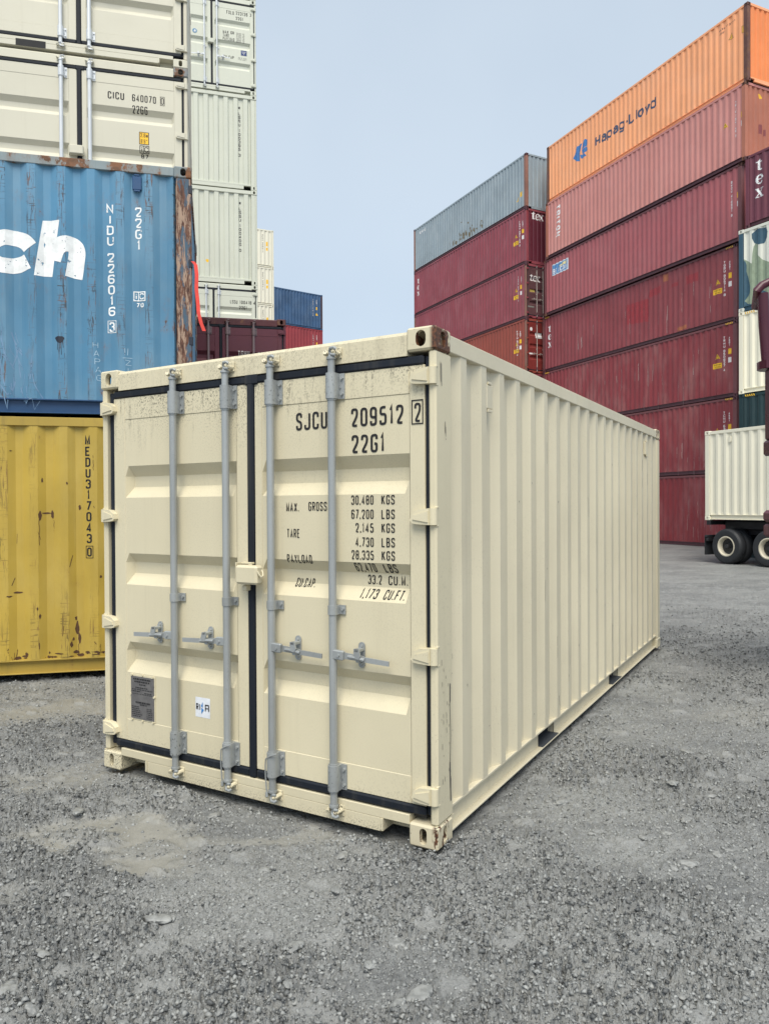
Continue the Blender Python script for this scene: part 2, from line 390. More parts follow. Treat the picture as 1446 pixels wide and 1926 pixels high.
class Print:
    """flat print on a wall: polygons in wall coordinates (a to the right, b up), tiny lift for every stroke"""
    STUFF = ('scratch', 'scrape', 'scuff', 'rust_patch', 'chalk_writing', 'tar_splash', 'warning_stripe')
    def __init__(s): s.q = []; s.gid = 0; s.depth = 0; s.G = []
    def group(s):          # everything printed until the next call is one mark
        s.gid += 1
    def poly(s, pts, lift=0):
        if not s.depth: s.gid += 1
        s.q.append(([Vector(p) for p in pts], lift)); s.G.append(s.gid)
    def rect(s, a0, a1, b0, b1, lift=0): s.poly([(a0,b0),(a1,b0),(a1,b1),(a0,b1)], lift)
    def frame(s, a0, a1, b0, b1, t, lift=1):
        if not s.depth: s.gid += 1
        for k, q in enumerate(strip([(a0,b0),(a1,b0),(a1,b1),(a0,b1)], t, True)): s.q.append((q, lift)); s.G.append(s.gid)
    def line(s, pts, t, closed=False, lift=0, r=0):
        if not s.depth: s.gid += 1
        for q in strip(fillet(pts, r, closed), t, closed): s.q.append((q, lift)); s.G.append(s.gid)
    def glyph(s, ch, a, b, w, h, t, slant=0, rot=0, lift=0):
        if not s.depth: s.gid += 1
        for k, st in enumerate(G.get(ch, [])):
            closed = st[-1] == 'c'; pts = [p for p in st if p != 'c']
            iw, ih = w-t, h-t
            pp = [(t/2+x*iw, t/2+y*ih) for x, y in pts]
            if ch in ROUND: pp = fillet(pp, min(w, h)*0.36, closed)
            for q in strip(pp, t, closed):
                o = []
                for p in q:
                    x, y = p.x + slant*p.y, p.y
                    if rot: x, y = y, -x          # quarter turn clockwise
                    o.append(Vector((a+x, b+y)))
                s.q.append((o, lift+k*0.35)); s.G.append(s.gid)
    def text(s, txt, a0, a1, b, h, t=None, slant=0, lift=0):
        """horizontal text, fitted between a0 and a1"""
        s.depth += 1; s.gid += (s.depth == 1)
        adv = [NARROW.get(c, 1.0) for c in txt]; gap = .34
        u = (a1-a0)/(sum(adv)+gap*(len(txt)-1)); x = a0; t = t or .17*h
        for c, ad in zip(txt, adv):
            ww = max(u*ad, t*1.05)
            if c != ' ': s.glyph(c, x + (u*ad-ww)/2, b, ww, h, min(t, u*.31), slant, lift=lift)
            x += u*(ad+gap)
        s.depth -= 1
    def column(s, txt, ac, btop, bbot, w, t=None, fill=.84, drift=0.0):
        """upright letters stacked downwards"""
        s.depth += 1; s.gid += (s.depth == 1)
        adv = [.55 if c == ' ' else 1.0 for c in txt]; u = (btop-bbot)/sum(adv); y = btop
        for i, (c, ad) in enumerate(zip(txt, adv)):
            if c != ' ':
                ww = w*(.55 if c in '1I' else 1); s.glyph(c, ac+drift*(btop-y)-ww/2, y-u*fill, ww, u*fill, t or .17*u)
            y -= u*ad
        s.depth -= 1
    def turned(s, txt, a0, btop, bbot, h, t):
        """text turned a quarter clockwise, reading downwards; letter tops point to +a"""
        s.depth += 1; s.gid += (s.depth == 1)
        adv = [NARROW.get(c, 1.0) for c in txt]; gap = .30; u = (btop-bbot)/(sum(adv)+gap*(len(txt)-1)); y = btop
        for c, ad in zip(txt, adv):
            if c != ' ': s.glyph(c, a0, y, u*ad, h, t, rot=1)
            y -= u*(ad+gap)
        s.depth -= 1
    def build(s, name, mat, parent, fmap, abreaks=(), bbreaks=(), base=0.0016):
        if name not in s.STUFF and len(set(s.G)) > 1:
            for gi in sorted(set(s.G)):
                p = Print(); p.q = [q for q, g in zip(s.q, s.G) if g == gi]; p.G = [0]*len(p.q)
                o = p.build(name, mat, parent, fmap, abreaks, bbreaks, base)
            return o
        bm = bmesh.new()
        for pts, lift in s.q:
            try: bm.faces.new([bm.verts.new((p.x, p.y, lift)) for p in pts])
            except ValueError: pass
        for ax, br in ((0, abreaks), (1, bbreaks)):
            if not len(br): continue
            lo = min(v.co[ax] for v in bm.verts); hi = max(v.co[ax] for v in bm.verts)
            no = (1,0,0) if ax == 0 else (0,1,0)
            for x in br:
                if lo+1e-5 < x < hi-1e-5:
                    bmesh.ops.bisect_plane(bm, geom=bm.verts[:]+bm.edges[:]+bm.faces[:], dist=1e-6, plane_co=(x,0,0) if ax == 0 else (0,x,0), plane_no=no)
        for v in bm.verts: v.co = fmap(v.co.x, v.co.y, base + v.co.z*0.0006)
        me = bpy.data.meshes.new(name); bm.to_mesh(me); bm.free(); me.materials.append(None)
        o = link(name, me, mat, parent)
        if name in s.STUFF: o['kind'] = 'stuff'
        return o

def tex_glyphs(pr, a, b, s, stacked=False, step=None):
    """the serif letters t, e, x about s high"""
    def t(a, b):
        pr.poly([(a+.20*s,b+.10*s),(a+.38*s,b+.02*s),(a+.38*s,b+1.0*s),(a+.20*s,b+.80*s)])
        pr.poly([(a+.03*s,b+.70*s),(a+.55*s,b+.70*s),(a+.55*s,b+.78*s),(a+.03*s,b+.78*s)], 1)
        pr.poly([(a+.38*s,b+.02*s),(a+.58*s,b+.06*s),(a+.58*s,b+.13*s),(a+.38*s,b+.13*s)], 1)
    def e(a, b):
        pr.line([(a+.12*s,b+.42*s),(a+.60*s,b+.42*s)], .07*s, lift=1)
        pts = [(a+(.36+.25*math.cos(x))*s, b+(.40+.36*math.sin(x))*s) for x in [R(k) for k in range(5, 331, 25)]]
        n = len(pts)
        for i in range(n-1):
            ta = .16*s*abs(math.cos(R(5+25*i))) + .05*s; pr.line([pts[i], pts[i+1]], ta, lift=2+i*.2)
    def x(a, b):
        pr.poly([(a+.02*s,b+.74*s),(a+.22*s,b+.74*s),(a+.66*s,b+.02*s),(a+.46*s,b+.02*s)])
        pr.line([(a+.06*s,b+.02*s),(a+.60*s,b+.74*s)], .06*s, lift=1)
        for q in (0, .42): pr.rect(a+(q-.02)*s, a+(q+.28)*s, b+.70*s, b+.76*s, 2); pr.rect(a+(q-.02)*s, a+(q+.30)*s, b, b+.06*s, 2)
    st = step or s*.62; pr.gid += 1; pr.depth += 1
    for k, f in enumerate((t, e, x)):
        if stacked: f(a, b-k*st)
        else: f(a+k*st, b)
    pr.depth -= 1

# ------------------------------------------------------------------ ground
def hash2(ix, iy, k):
    h = (ix.astype(np.int64)*374761393 + iy.astype(np.int64)*668265263 + k*1274126177) & 0xffffffff
    h = ((h ^ (h >> 13))*1274126177) & 0xffffffff
    return ((h ^ (h >> 16)) & 0xffffff)/float(0xffffff)
def vnoise(x, y, k=0):
    ix = np.floor(x); iy = np.floor(y); fx = x-ix; fy = y-iy; fx = fx*fx*(3-2*fx); fy = fy*fy*(3-2*fy)
    a = hash2(ix,iy,k); b = hash2(ix+1,iy,k); c = hash2(ix,iy+1,k); d = hash2(ix+1,iy+1,k)
    return (a*(1-fx)+b*fx)*(1-fy)+(c*(1-fx)+d*fx)*fy
def fbm(x, y, o, k=0, g=.5):
    s = 0; a = 1; t = 0
    for i in range(o): s = s+a*vnoise(x*2**i+i*17.3, y*2**i-i*9.1, k+i); t += a; a *= g
    return s/t
def worley(x, y, k=0):
    """nearest-cell bump: 1 at a pebble's centre, 0 in the gaps; also a random value per pebble"""
    ix = np.floor(x); iy = np.floor(y); d1 = np.full(x.shape, 9.0); d2 = np.full(x.shape, 9.0); rid = np.zeros(x.shape)
    for i in (-1, 0, 1):
        for j in (-1, 0, 1):
            cx = ix+i; cy = iy+j
            px = cx+hash2(cx,cy,k); py = cy+hash2(cx,cy,k+1)
            d = np.hypot((x-px), (y-py)); r = hash2(cx,cy,k+2)
            nearer = d < d1
            d2 = np.where(nearer, d1, np.minimum(d2, d)); rid = np.where(nearer, r, rid); d1 = np.where(nearer, d, d1)
    return d1, d2, rid
def sm(x, a, b):
    t = np.clip((x-a)/(b-a), 0, 1); return t*t*(3-2*t)
def mud_mask(x, y):
    wx = x+(fbm(x*2.6, y*2.6, 4, 40)-.5)*.9; wy = y+(fbm(x*1.9+9, y*2.6, 5, 44, .6)-.5)*.95
    m = np.zeros_like(x)
    for cx_, cy_, rx_, ry_, st_ in ((-1.30,3.80,.62,.20,1.), (-.55,3.80,.34,.11,.7), (-2.15,4.75,.45,.26,.75), (-2.7,6.3,.6,.36,.7), (-1.62,5.1,.30,.30,.6), (-1.7,3.05,.3,.10,.5), (1.9,9.5,.9,.8,.5), (3.2,6.0,.9,.35,.4)):
        m = np.maximum(m, st_*sm(1.25-np.sqrt(((wx-cx_)/rx_)**2+((wy-cy_)/ry_)**2), 0, .75))
    return m*(.55+.45*sm(fbm(x*5, y*6, 4, 46), .38, .56))
def ground_height(x, y):
    far = 1-sm(y, 9, 26)
    mud = mud_mask(x, y)
    big = (fbm(x*.45, y*.45, 3, 3)-.5)*.055 + (fbm(x*1.7, y*1.7, 3, 9)-.5)*.030
    wx = x+(fbm(x*9, y*9, 2, 21)-.5)*.06; wy = y+(fbm(x*9+5, y*9, 2, 25)-.5)*.06
    h = np.zeros_like(x)
    for fr, am, k in ((5., .014, 47), (12., .026, 50), (25., .026, 60), (46., .021, 70), (84., .012, 75)):
        d1, d2, rid = worley(wx*fr, wy*fr, k)
        b = sm(d2-d1, .0, .38)*(.15+.85*rid)*sm(.95-d1, 0, .6)
        h += am*b
    cover = fbm(x*1.6+7, y*1.9, 4, 80)           # where loose clods lie, where it is pressed flat
    rough = .38+.62*sm(cover, .38, .62)
    fine = (fbm(x*120, y*120, 3, 90, .6)-.5)*.006
    h = h*rough*(1-.93*mud)+fine*(1-.75*mud)
    d1, d2, rid = worley(x*3.6+.3*(fbm(x*14,y*14,2,33)-.5), y*4.4+.4*(fbm(x*13,y*13,2,36)-.5), 100)     # smooth lumps of clay pressed up here and there
    lump = np.where(rid > .60, sm(.27-d1*(.8+.5*fbm(x*19, y*19, 3, 130)), 0, .10), 0)
    crease = np.abs(fbm(x*26+2, y*26, 3, 120)-.5)
    h = h*(1-.8*lump)+lump*(.012+.040*(rid-.60))*(.6+.4*sm(.27-d1, 0, .25))+lump*crease*.045
    h = h + .012*mud
    return big*.8 + (h-.032)*far, mud, lump, cover
def make_ground():
    NC, NS = 800, 70
    yy = [1.9]
    while yy[-1] < 62: yy.append(yy[-1]*(1.0027 if yy[-1] < 6.5 else 1.0065))
    yy = np.array(yy); NY = len(yy)
    s = np.concatenate([-1-np.linspace(1, .012, NS)**1.6*1.4, np.linspace(-1, 1, NC), 1+np.linspace(.012, 1, NS)**1.6*1.4]); NX = len(s)
    half = .25+.545*yy
    X = s[None, :]*half[:, None]; Y = np.repeat(yy[:, None], NX, 1)
    Z, mud, lump, cover = ground_height(X, Y)
    # under the standing containers the ground is pressed level
    a = -0.526927; c_, s_ = math.cos(a), math.sin(a)
    lx = (X+.801)*c_+(Y-4.222)*s_; ly = -(X+.801)*s_+(Y-4.222)*c_
    ins = sm(1.30-np.abs(lx), 0, .12)*sm(ly+.08, 0, .12)*sm(6.14-ly, 0, .12)
    Z = np.where(ins > 0, Z*(1-ins)+np.minimum(Z-.02, -.03)*ins, Z)
    Z = np.minimum(Z, .05)
    V = np.stack([X, Y, Z], -1).reshape(-1, 3)
    i = np.arange((NY-1)*(NX-1)); r_, c = i//(NX-1), i % (NX-1); a0 = r_*NX+c
    F = np.stack([a0, a0+1, a0+NX+1, a0+NX], 1)
    me = bpy.data.meshes.new('ground'); me.vertices.add(len(V)); me.vertices.foreach_set('co', V.ravel())
    me.loops.add(F.size); me.loops.foreach_set('vertex_index', F.ravel().astype(np.int32))
    me.polygons.add(len(F)); me.polygons.foreach_set('loop_start', np.arange(0, F.size, 4, dtype=np.int32))
    me.update(calc_edges=True); me.polygons.foreach_set('use_smooth', [True]*len(F))
    for nm, arr in (('mud', mud), ('lump', lump), ('cover', cover)):
        at = me.attributes.new(nm, 'FLOAT', 'POINT'); at.data.foreach_set('value', arr.ravel().astype(np.float32))
    me.materials.append(None)
    return me
def ground_material():
    g = NT('wet_crushed_stone'); tc = g.n('TexCoord'); v = tc.outputs['Object']
    at = lambda n: (lambda nd: (setattr(nd, 'attribute_name', n), nd.outputs['Fac'])[1])(g.n('Attribute'))
    mud, lump = at('mud'), at('lump')
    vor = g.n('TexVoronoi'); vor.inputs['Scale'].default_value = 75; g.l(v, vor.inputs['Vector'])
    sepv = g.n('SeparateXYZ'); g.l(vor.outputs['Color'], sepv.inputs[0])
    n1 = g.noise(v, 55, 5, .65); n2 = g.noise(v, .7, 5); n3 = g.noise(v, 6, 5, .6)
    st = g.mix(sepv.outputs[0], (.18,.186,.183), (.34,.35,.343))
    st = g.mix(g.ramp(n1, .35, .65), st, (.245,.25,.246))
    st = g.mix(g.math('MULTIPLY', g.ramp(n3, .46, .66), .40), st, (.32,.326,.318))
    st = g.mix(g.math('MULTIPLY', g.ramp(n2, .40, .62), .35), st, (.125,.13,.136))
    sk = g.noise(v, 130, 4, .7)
    st = g.mix(g.math('MULTIPLY', g.ramp(sk, .575, .61), .85), st, (.055,.06,.064))  # dark specks painted in for the shadowed pits between the stones
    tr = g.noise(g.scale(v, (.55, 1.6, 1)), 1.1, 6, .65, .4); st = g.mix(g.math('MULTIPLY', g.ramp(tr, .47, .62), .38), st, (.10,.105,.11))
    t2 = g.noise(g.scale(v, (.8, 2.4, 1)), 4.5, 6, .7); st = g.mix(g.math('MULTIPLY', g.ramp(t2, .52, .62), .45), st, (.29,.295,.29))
    md = g.mix(g.ramp(g.noise(v, 9, 5, .6), .3, .7), (.225,.221,.198), (.285,.279,.253))
    c = g.mix(g.math('MULTIPLY', lump, .55), st, (.30,.305,.30))
    c = g.mix(g.math('MULTIPLY', mud, .85), c, md)
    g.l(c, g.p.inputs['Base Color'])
    rg = g.mix(mud, (.62,.62,.62), (.42,.42,.42)); g.l(rg, g.p.inputs['Roughness'])
    g.p.inputs['Specular IOR Level'].default_value = .42
    b1 = g.n('Bump'); b1.inputs['Strength'].default_value = .9; b1.inputs['Distance'].default_value = .012
    hgt = g.math('ADD', g.noise(v, 90, 5, .65), g.math('MULTIPLY', g.noise(v, 28, 4, .6), 1.3))
    g.l(g.math('MULTIPLY', hgt, g.math('SUBTRACT', 1.0, g.math('MULTIPLY', mud, .75))), b1.inputs['Height'])
    g.l(b1.outputs[0], g.p.inputs['Normal'])
    return g.m
GM = ground_material()
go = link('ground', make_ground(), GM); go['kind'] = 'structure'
def make_gravel():
    """loose stones of 6 to 22 mm lying in the mud near the container, one mesh"""
    rng = np.random.default_rng(5); n = 190000
    y = 2.15*np.exp(rng.random(n)**.85*math.log(13/2.15)); x = (rng.random(n)*2-1)*(.30+.56*y)
    z, mud, lump, cover = ground_height(x, y)
    keep = rng.random(n) < (.35+.65*sm(cover, .40, .58))*(1-.92*mud)*(1-.75*(lump > .3))
    a = -0.526927; lx = (x+.801)*math.cos(a)+(y-4.222)*math.sin(a); ly = -(x+.801)*math.sin(a)+(y-4.222)*math.cos(a)
    keep &= rng.random(n) < 1-sm(y, 8, 13)
    keep &= ~((np.abs(lx) < 1.24) & (ly > -.02) & (ly < 6.1))
    x, y, z = x[keep], y[keep], z[keep]; n = len(x)
    V = np.array([(1,0,0),(-1,0,0),(0,1,0),(0,-1,0),(0,0,1),(0,0,-1)], float)
    Fa = np.array([(0,2,4),(2,1,4),(1,3,4),(3,0,4),(2,0,5),(1,2,5),(3,1,5),(0,3,5)])
    r = (.0038+.0072*rng.random(n)**2.4)*(1+.07*np.maximum(0, y-4))
    sc3 = np.stack([r*(.9+.8*rng.random(n)), r*(.8+.6*rng.random(n)), r*(.55+.55*rng.random(n))], 1)
    P = (V[None]*(1+.5*(rng.random((n, 6, 1))-.5))+(rng.random((n, 6, 3))-.5)*.7)*sc3[:, None, :]
    th = rng.random(n)*6.283; c, s_ = np.cos(th)[:, None], np.sin(th)[:, None]
    Q = np.stack([P[..., 0]*c-P[..., 1]*s_+x[:, None], P[..., 0]*s_+P[..., 1]*c+y[:, None], P[..., 2]+(z-r*.16)[:, None]], -1).reshape(-1, 3)
    F = (Fa[None]+6*np.arange(n)[:, None, None]).reshape(-1, 3)
    me = bpy.data.meshes.new('gravel'); me.vertices.add(len(Q)); me.vertices.foreach_set('co', Q.ravel())
    me.loops.add(F.size); me.loops.foreach_set('vertex_index', F.ravel().astype(np.int32))
    me.polygons.add(len(F)); me.polygons.foreach_set('loop_start', np.arange(0, F.size, 3, dtype=np.int32)); me.update(calc_edges=True); me.polygons.foreach_set('use_smooth', [True]*len(F))
    at = me.attributes.new('tone', 'FLOAT', 'POINT'); at.data.foreach_set('value', np.repeat(np.where(rng.random(n) < (.12+.36*sm(cover[keep], .42, .64)), .30*rng.random(n), .55+.45*rng.random(n)), 6).astype(np.float32))  # the near-black share of stones stands in for shaded gaps in the gravel
    me.materials.append(None); return me
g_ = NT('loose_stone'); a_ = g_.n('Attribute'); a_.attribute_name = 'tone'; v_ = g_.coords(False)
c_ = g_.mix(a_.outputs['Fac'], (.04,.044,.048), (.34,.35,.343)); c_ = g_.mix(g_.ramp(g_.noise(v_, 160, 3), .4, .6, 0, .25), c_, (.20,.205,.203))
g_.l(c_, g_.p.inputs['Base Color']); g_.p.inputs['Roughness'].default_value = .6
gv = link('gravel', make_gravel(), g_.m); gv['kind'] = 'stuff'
def make_clods():
    """smooth lumps of grey clay squeezed up between the stones, 3 to 8 cm"""
    rng = np.random.default_rng(9); n = 120
    V = [(1,0,0),(-1,0,0),(0,1,0),(0,-1,0),(0,0,1),(0,0,-1)]; F = [(0,2,4),(2,1,4),(1,3,4),(3,0,4),(2,0,5),(1,2,5),(3,1,5),(0,3,5)]
    V = [Vector(v) for v in V]
    for _ in range(3):
        mid = {}; nf = []
        def m(i, j):
            k = (min(i, j), max(i, j))
            if k not in mid: mid[k] = len(V); V.append((V[i]+V[j]).normalized())
            return mid[k]
        for a, b, c in F: x, y, z = m(a,b), m(b,c), m(c,a); nf += [(a,x,z),(x,b,y),(z,y,c),(x,y,z)]
        F = nf
    V = np.array(V); F = np.array(F); nv = len(V)
    y = 2.2*np.exp(rng.random(n)**1.1*math.log(5.2/2.2)); x = (rng.random(n)*2-1)*(.3+.56*y)
    a = -0.526927; lx = (x+.801)*math.cos(a)+(y-4.222)*math.sin(a); ly = -(x+.801)*math.sin(a)+(y-4.222)*math.cos(a)
    k = ~((np.abs(lx) < 1.30) & (ly > -.10)); x, y = x[k], y[k]; n = len(x); z = ground_height(x, y)[0]
    out = []
    for i in range(n):
        r = .013+.024*rng.random()**1.8; sx, sy, sz = r*(1+.9*rng.random()), r*(.7+.4*rng.random()), r*(.28+.25*rng.random()); o = rng.random(3)*50
        d = 1+.9*(fbm(V[:,0]*1.3+o[0]+V[:,2], V[:,1]*1.3+o[1], 3, 5)-.5)+.5*(fbm(V[:,0]*4+o[1], V[:,1]*4+o[2]+V[:,2]*3, 2, 8)-.5)
        P = V*d[:,None]*np.array([sx, sy, sz]); t = rng.random()*6.28; c, s_ = math.cos(t), math.sin(t)
        out.append(np.stack([P[:,0]*c-P[:,1]*s_+x[i], P[:,0]*s_+P[:,1]*c+y[i], P[:,2]+z[i]+.0005], 1))
    me = bpy.data.meshes.new('clay_lumps'); me.from_pydata(np.concatenate(out).tolist(), [], (F[None]+nv*np.arange(n)[:,None,None]).reshape(-1,3).tolist())
    me.polygons.foreach_set('use_smooth', [True]*len(me.polygons)); me.materials.append(None); return me
g_ = NT('wet_clay'); v_ = g_.coords(False)
g_.l(g_.mix(g_.ramp(g_.noise(v_, 30, 5, .6), .35, .65), (.19,.195,.192), (.285,.292,.286)), g_.p.inputs['Base Color']); g_.p.inputs['Roughness'].default_value = .5
bn_ = g_.n('Bump'); bn_.inputs['Strength'].default_value = .5; bn_.inputs['Distance'].default_value = .004; g_.l(g_.noise(v_, 70, 4), bn_.inputs['Height']); g_.l(bn_.outputs[0], g_.p.inputs['Normal'])
cl_ = link('clay_lumps', make_clods(), g_.m); cl_['kind'] = 'stuff'
def plain(b):
    b.add([(-600,-300,-.14),(600,-300,-.14),(600,900,-.14),(-600,900,-.14)], [(0,1,2,3)])
gp = link('terrain', cached('terrain', plain, smooth=False, recalc=False), GM); gp['kind'] = 'structure'

# ------------------------------------------------------------------ container parts
PITCH = .2773
def side_breaks(L):
    """(y, depth) along a long wall: proud ribs at depth 0, valleys at .036"""
    pts = [(.19, .036)]; y = .19
    while True:
        for dy, d in ((.0693, .036), (.068, 0), (.072, 0), (.068, .036)):
            y += dy
            if y > L-.17: pts.append((L-.165, .036)); return pts
            pts.append((y, d))
def end_breaks(W):
    a = W/2-.165; n = round(2*a/.25); p = 2*a/n; pts = []; x = -a
    pts.append((x, .036))
    for k in range(n):
        for dx, d in ((.20*p, .036), (.30*p, 0), (.70*p, 0), (.80*p, .036)): pts.append((x+k*p+dx, d))
    pts.append((a, .036)); return pts
def interp(br):
    xs = [p[0] for p in br]; ds = [p[1] for p in br]
    return lambda x: float(np.interp(x, xs, ds))
def stadium(ca, cb, wa, hb, n=7):
    r = wa/2; o = []
    for k in range(n): t = math.pi*k/(n-1); o.append((ca+r*math.cos(t), cb+hb/2-r+r*math.sin(t)))
    for k in range(n): t = math.pi+math.pi*k/(n-1); o.append((ca+r*math.cos(t), cb-hb/2+r+r*math.sin(t)))
    return o
def f_casting(b, wide=False):
    c = .010; b.cbox(-.162, 0, 0, .178, 0, .118, c, skip=((1, 0), (0, 1)))
    h = stadium(-.081, .060, .056 if wide else .040, .082)
    b.holed((-.162+c, -c, c, .118-c), h, .03, lambda a, z, d: (a, d, z), cap=False)
    b.holed((c, .178-c, c, .118-c), stadium(.085, .060, .056 if wide else .040, .082), .03, lambda y, z, d: (-d, y, z), cap=False)
    # hollow inside
    i0, i1, j0, j1, k0, k1 = -.140, -.031, .031, .150, .012, .106
    b.add([(i0,j0,k0),(i1,j0,k0),(i1,j1,k0),(i0,j1,k0),(i0,j0,k1),(i1,j0,k1),(i1,j1,k1),(i0,j1,k1)], [(0,1,2,3),(4,7,6,5),(2,6,7,3),(0,3,7,4)])
def door_profile(zs):
    pts = [(.345*zs, 0)]
    for t, dt, db, bt in ((.843,.785,.721,.646), (1.410,1.352,1.280,1.210), (1.969,1.902,1.834,1.766)):
        pts += [(bt*zs,0),(db*zs,.050),(dt*zs,.050),(t*zs,0)]
    pts.append((2.266*zs, 0)); return pts
DOOR_Y = .022
def f_leaf(b, xl, xr, H, sgn):
    zs = H/2.591; pr = door_profile(zs)
    pa, pb = (xl+.104, xr-.085) if sgn < 0 else (xl+.055, xr-.086)
    xs = [pa, pa+.028, pb-.028, pb]; vs = []; fs = []
    for z, d in pr:
        for i, x in enumerate(xs): vs.append((x, DOOR_Y + (d if i in (1, 2) else 0), z))
    for j in range(len(pr)-1):
        for i in range(3): q = j*4+i; fs.append((q, q+1, q+5, q+4))
    b.add(vs, fs)
    y0, y1 = DOOR_Y-.003, DOOR_Y+.05; z0, z1 = .204, H-.184
    b.box(xl, pa-.0005, y0, y1, z0, z1, .004); b.box(pb+.0005, xr, y0, y1, z0, z1, .004)
    b.box(pa, pb, y0, y1, z0, pr[0][0]-.001, .003); b.box(pa, pb, y0, y1, pr[-1][0]+.001, z1, .003)
def f_gasket(b, xl, xr, H, sgn):
    y0, y1 = DOOR_Y+.006, DOOR_Y+.055; z0, z1 = .158, H-.142; t = .048
    if sgn < 0: b.box(xl-t, xl, y0, y1, z0, z1, .006)
    else: b.box(xr, xr+t, y0, y1, z0, z1, .006)
    a0, a1 = (xl+.002, .010) if sgn < 0 else (.062, xr-.002)
    b.box(a0, a1, DOOR_Y-.010, y1-.002, z1-.043, z1+.004, .009); b.box(a0, a1, DOOR_Y-.010, y1-.002, z0-.003, z0+.044, .009)
    if sgn < 0: b.box(.0115, .060, DOOR_Y-.014, y1-.004, z0-.006, z1+.004, .008); b.box(-.004, .092, DOOR_Y-.016, DOOR_Y+.02, z1-.05, z1+.012, .008)
ROD_Y = -.021
def f_rod(b, H, r):
    z = [(.112, r*.92), (.20, r*.92), (.201, r), (H-.32, r), (H-.319, r), (H-.186, r), (H-.185, r*.92), (H-.098, r*.92)]
    b.cyl((0,ROD_Y,.112), (0,ROD_Y,.20), r*.93, 16); b.cyl((0,ROD_Y,.2), (0,ROD_Y,H-.186), r, 16); b.cyl((0,ROD_Y,H-.186), (0,ROD_Y,H-.100), r*.93, 16)
    for zz in (.120, .200, .338, H-.322, H-.190, H-.108): b.cyl((0,ROD_Y,zz-.006), (0,ROD_Y,zz+.006), r*1.22, 16)
def f_bracket(b):           # 0..0.134 high sleeve with bolted flange to the right
    n = 10; prof = []
    for k in range(n+1):
        t = math.pi*(1.0-k/n); prof.append((.031*math.cos(t), ROD_Y-.031*math.sin(t)*1.0))
    outer = prof + [(.031, DOOR_Y-.012), (.060, DOOR_Y-.012), (.060, DOOR_Y-.003), (-.031, DOOR_Y-.003)]
    b.prism(outer, 0, .134, lambda x, y, z: (x, y, z))
    for z in (.026, .108): b.cyl((.047, DOOR_Y-.011, z), (.047, DOOR_Y-.024, z), .0085, 8)
    for z in (.028, .106): b.cyl((-.012, ROD_Y-.0285, z), (-.013, ROD_Y-.0305, z), .005, 8)
    b.box(.034, .040, DOOR_Y-.018, DOOR_Y-.012, .055, .066)
def f_clamp(b):
    n = 10; prof = []
    for k in range(n+1):
        t = math.pi*(1.0-k/n); prof.append((.0265*math.cos(t), ROD_Y-.0265*math.sin(t)))
    b.prism(prof + [(.0265, DOOR_Y-.011), (.058, DOOR_Y-.011), (.058, DOOR_Y-.003), (-.0265, DOOR_Y-.003)], -.024, .024, lambda x, y, z: (x, y, z))
    b.cyl((.044, DOOR_Y-.010, .004), (.044, DOOR_Y-.022, .004), .0085, 8)
def f_cam(b):               # hooked cam at the rod end, origin at cam centre
    b.cyl((0,ROD_Y,.022), (0,ROD_Y,.004), .019, 12, .013); b.box(-.012, .010, ROD_Y-.014, ROD_Y+.016, -.012, .008, .005)
    b.tube([(-.004,ROD_Y-.006,.002), (.016,ROD_Y-.018,.014), (.036,ROD_Y-.016,.016)], .0075, 8)
    b.tube([(-.006,ROD_Y-.006,-.006), (.008,ROD_Y-.020,-.020), (.028,ROD_Y-.020,-.022), (.038,ROD_Y-.012,-.014)], .0085, 8)
def f_keeper(b):            # pair of cast horns that the cam hooks behind
    b.box(-.045, .048, .001, .010, -.030, .030, .004)
    b.tube([(-.034,.004,.0), (-.036,-.022,.002), (-.030,-.036,-.004)], .0125, 8)
    b.tube([(.036,.004,.006), (.034,-.020,.006), (.026,-.034,.0)], .0125, 8)
    b.cyl((.027,-.031,.0), (.012,-.037,-.004), .012, 10, .010)
def f_handle(b):            # bar to the left of the rod, origin at the rod; long end at -x
    b.box(-.072, .004, -.040, -.012, -.024, .026, .005); b.cyl((-.045,-.040,0), (-.045,-.047,0), .008, 8)
    for x0, x1, y0, y1, h0, h1 in ((-.070,-.155,-.022,-.022,.017,.015), (-.155,-.215,-.022,-.034,.017,.012), (-.215,-.345,-.034,-.032,.0135,.0125)):
        b.add([(x0,y0,-h0),(x1,y1,-h1),(x1,y1,h1),(x0,y0,h0),(x0,y0+.008,-h0),(x1,y1+.008,-h1),(x1,y1+.008,h1),(x0,y0+.008,h0)],
              [(0,1,2,3),(7,6,5,4),(0,4,5,1),(1,5,6,2),(2,6,7,3),(3,7,4,0)])
    b.tube([(-.10,-.026,.0),(-.15,-.036,.004),(-.20,-.030,-.003)], .010, 8)
def f_latch(b):             # long oval plate with the hasp that holds the handle, origin at its centre
    b.prism(stadium(0, 0, .038, .135), DOOR_Y-.010, DOOR_Y-.003, lambda x, z, y: (x, y, z))
    for z in (.045, -.045): b.cyl((0,DOOR_Y-.009,z), (0,DOOR_Y-.024,z), .010, 8)
    b.prism([(-.016,.040),(.013,.040),(.014,.018),(.004,-.012),(-.016,-.014),(-.026,.004)], -.045, -.036, lambda x, z, y: (x, y, z))
    b.box(-.016, .012, -.045, DOOR_Y-.004, .022, .040, .003); b.box(-.012, .012, -.030, DOOR_Y-.004, -.034, -.016, .003)
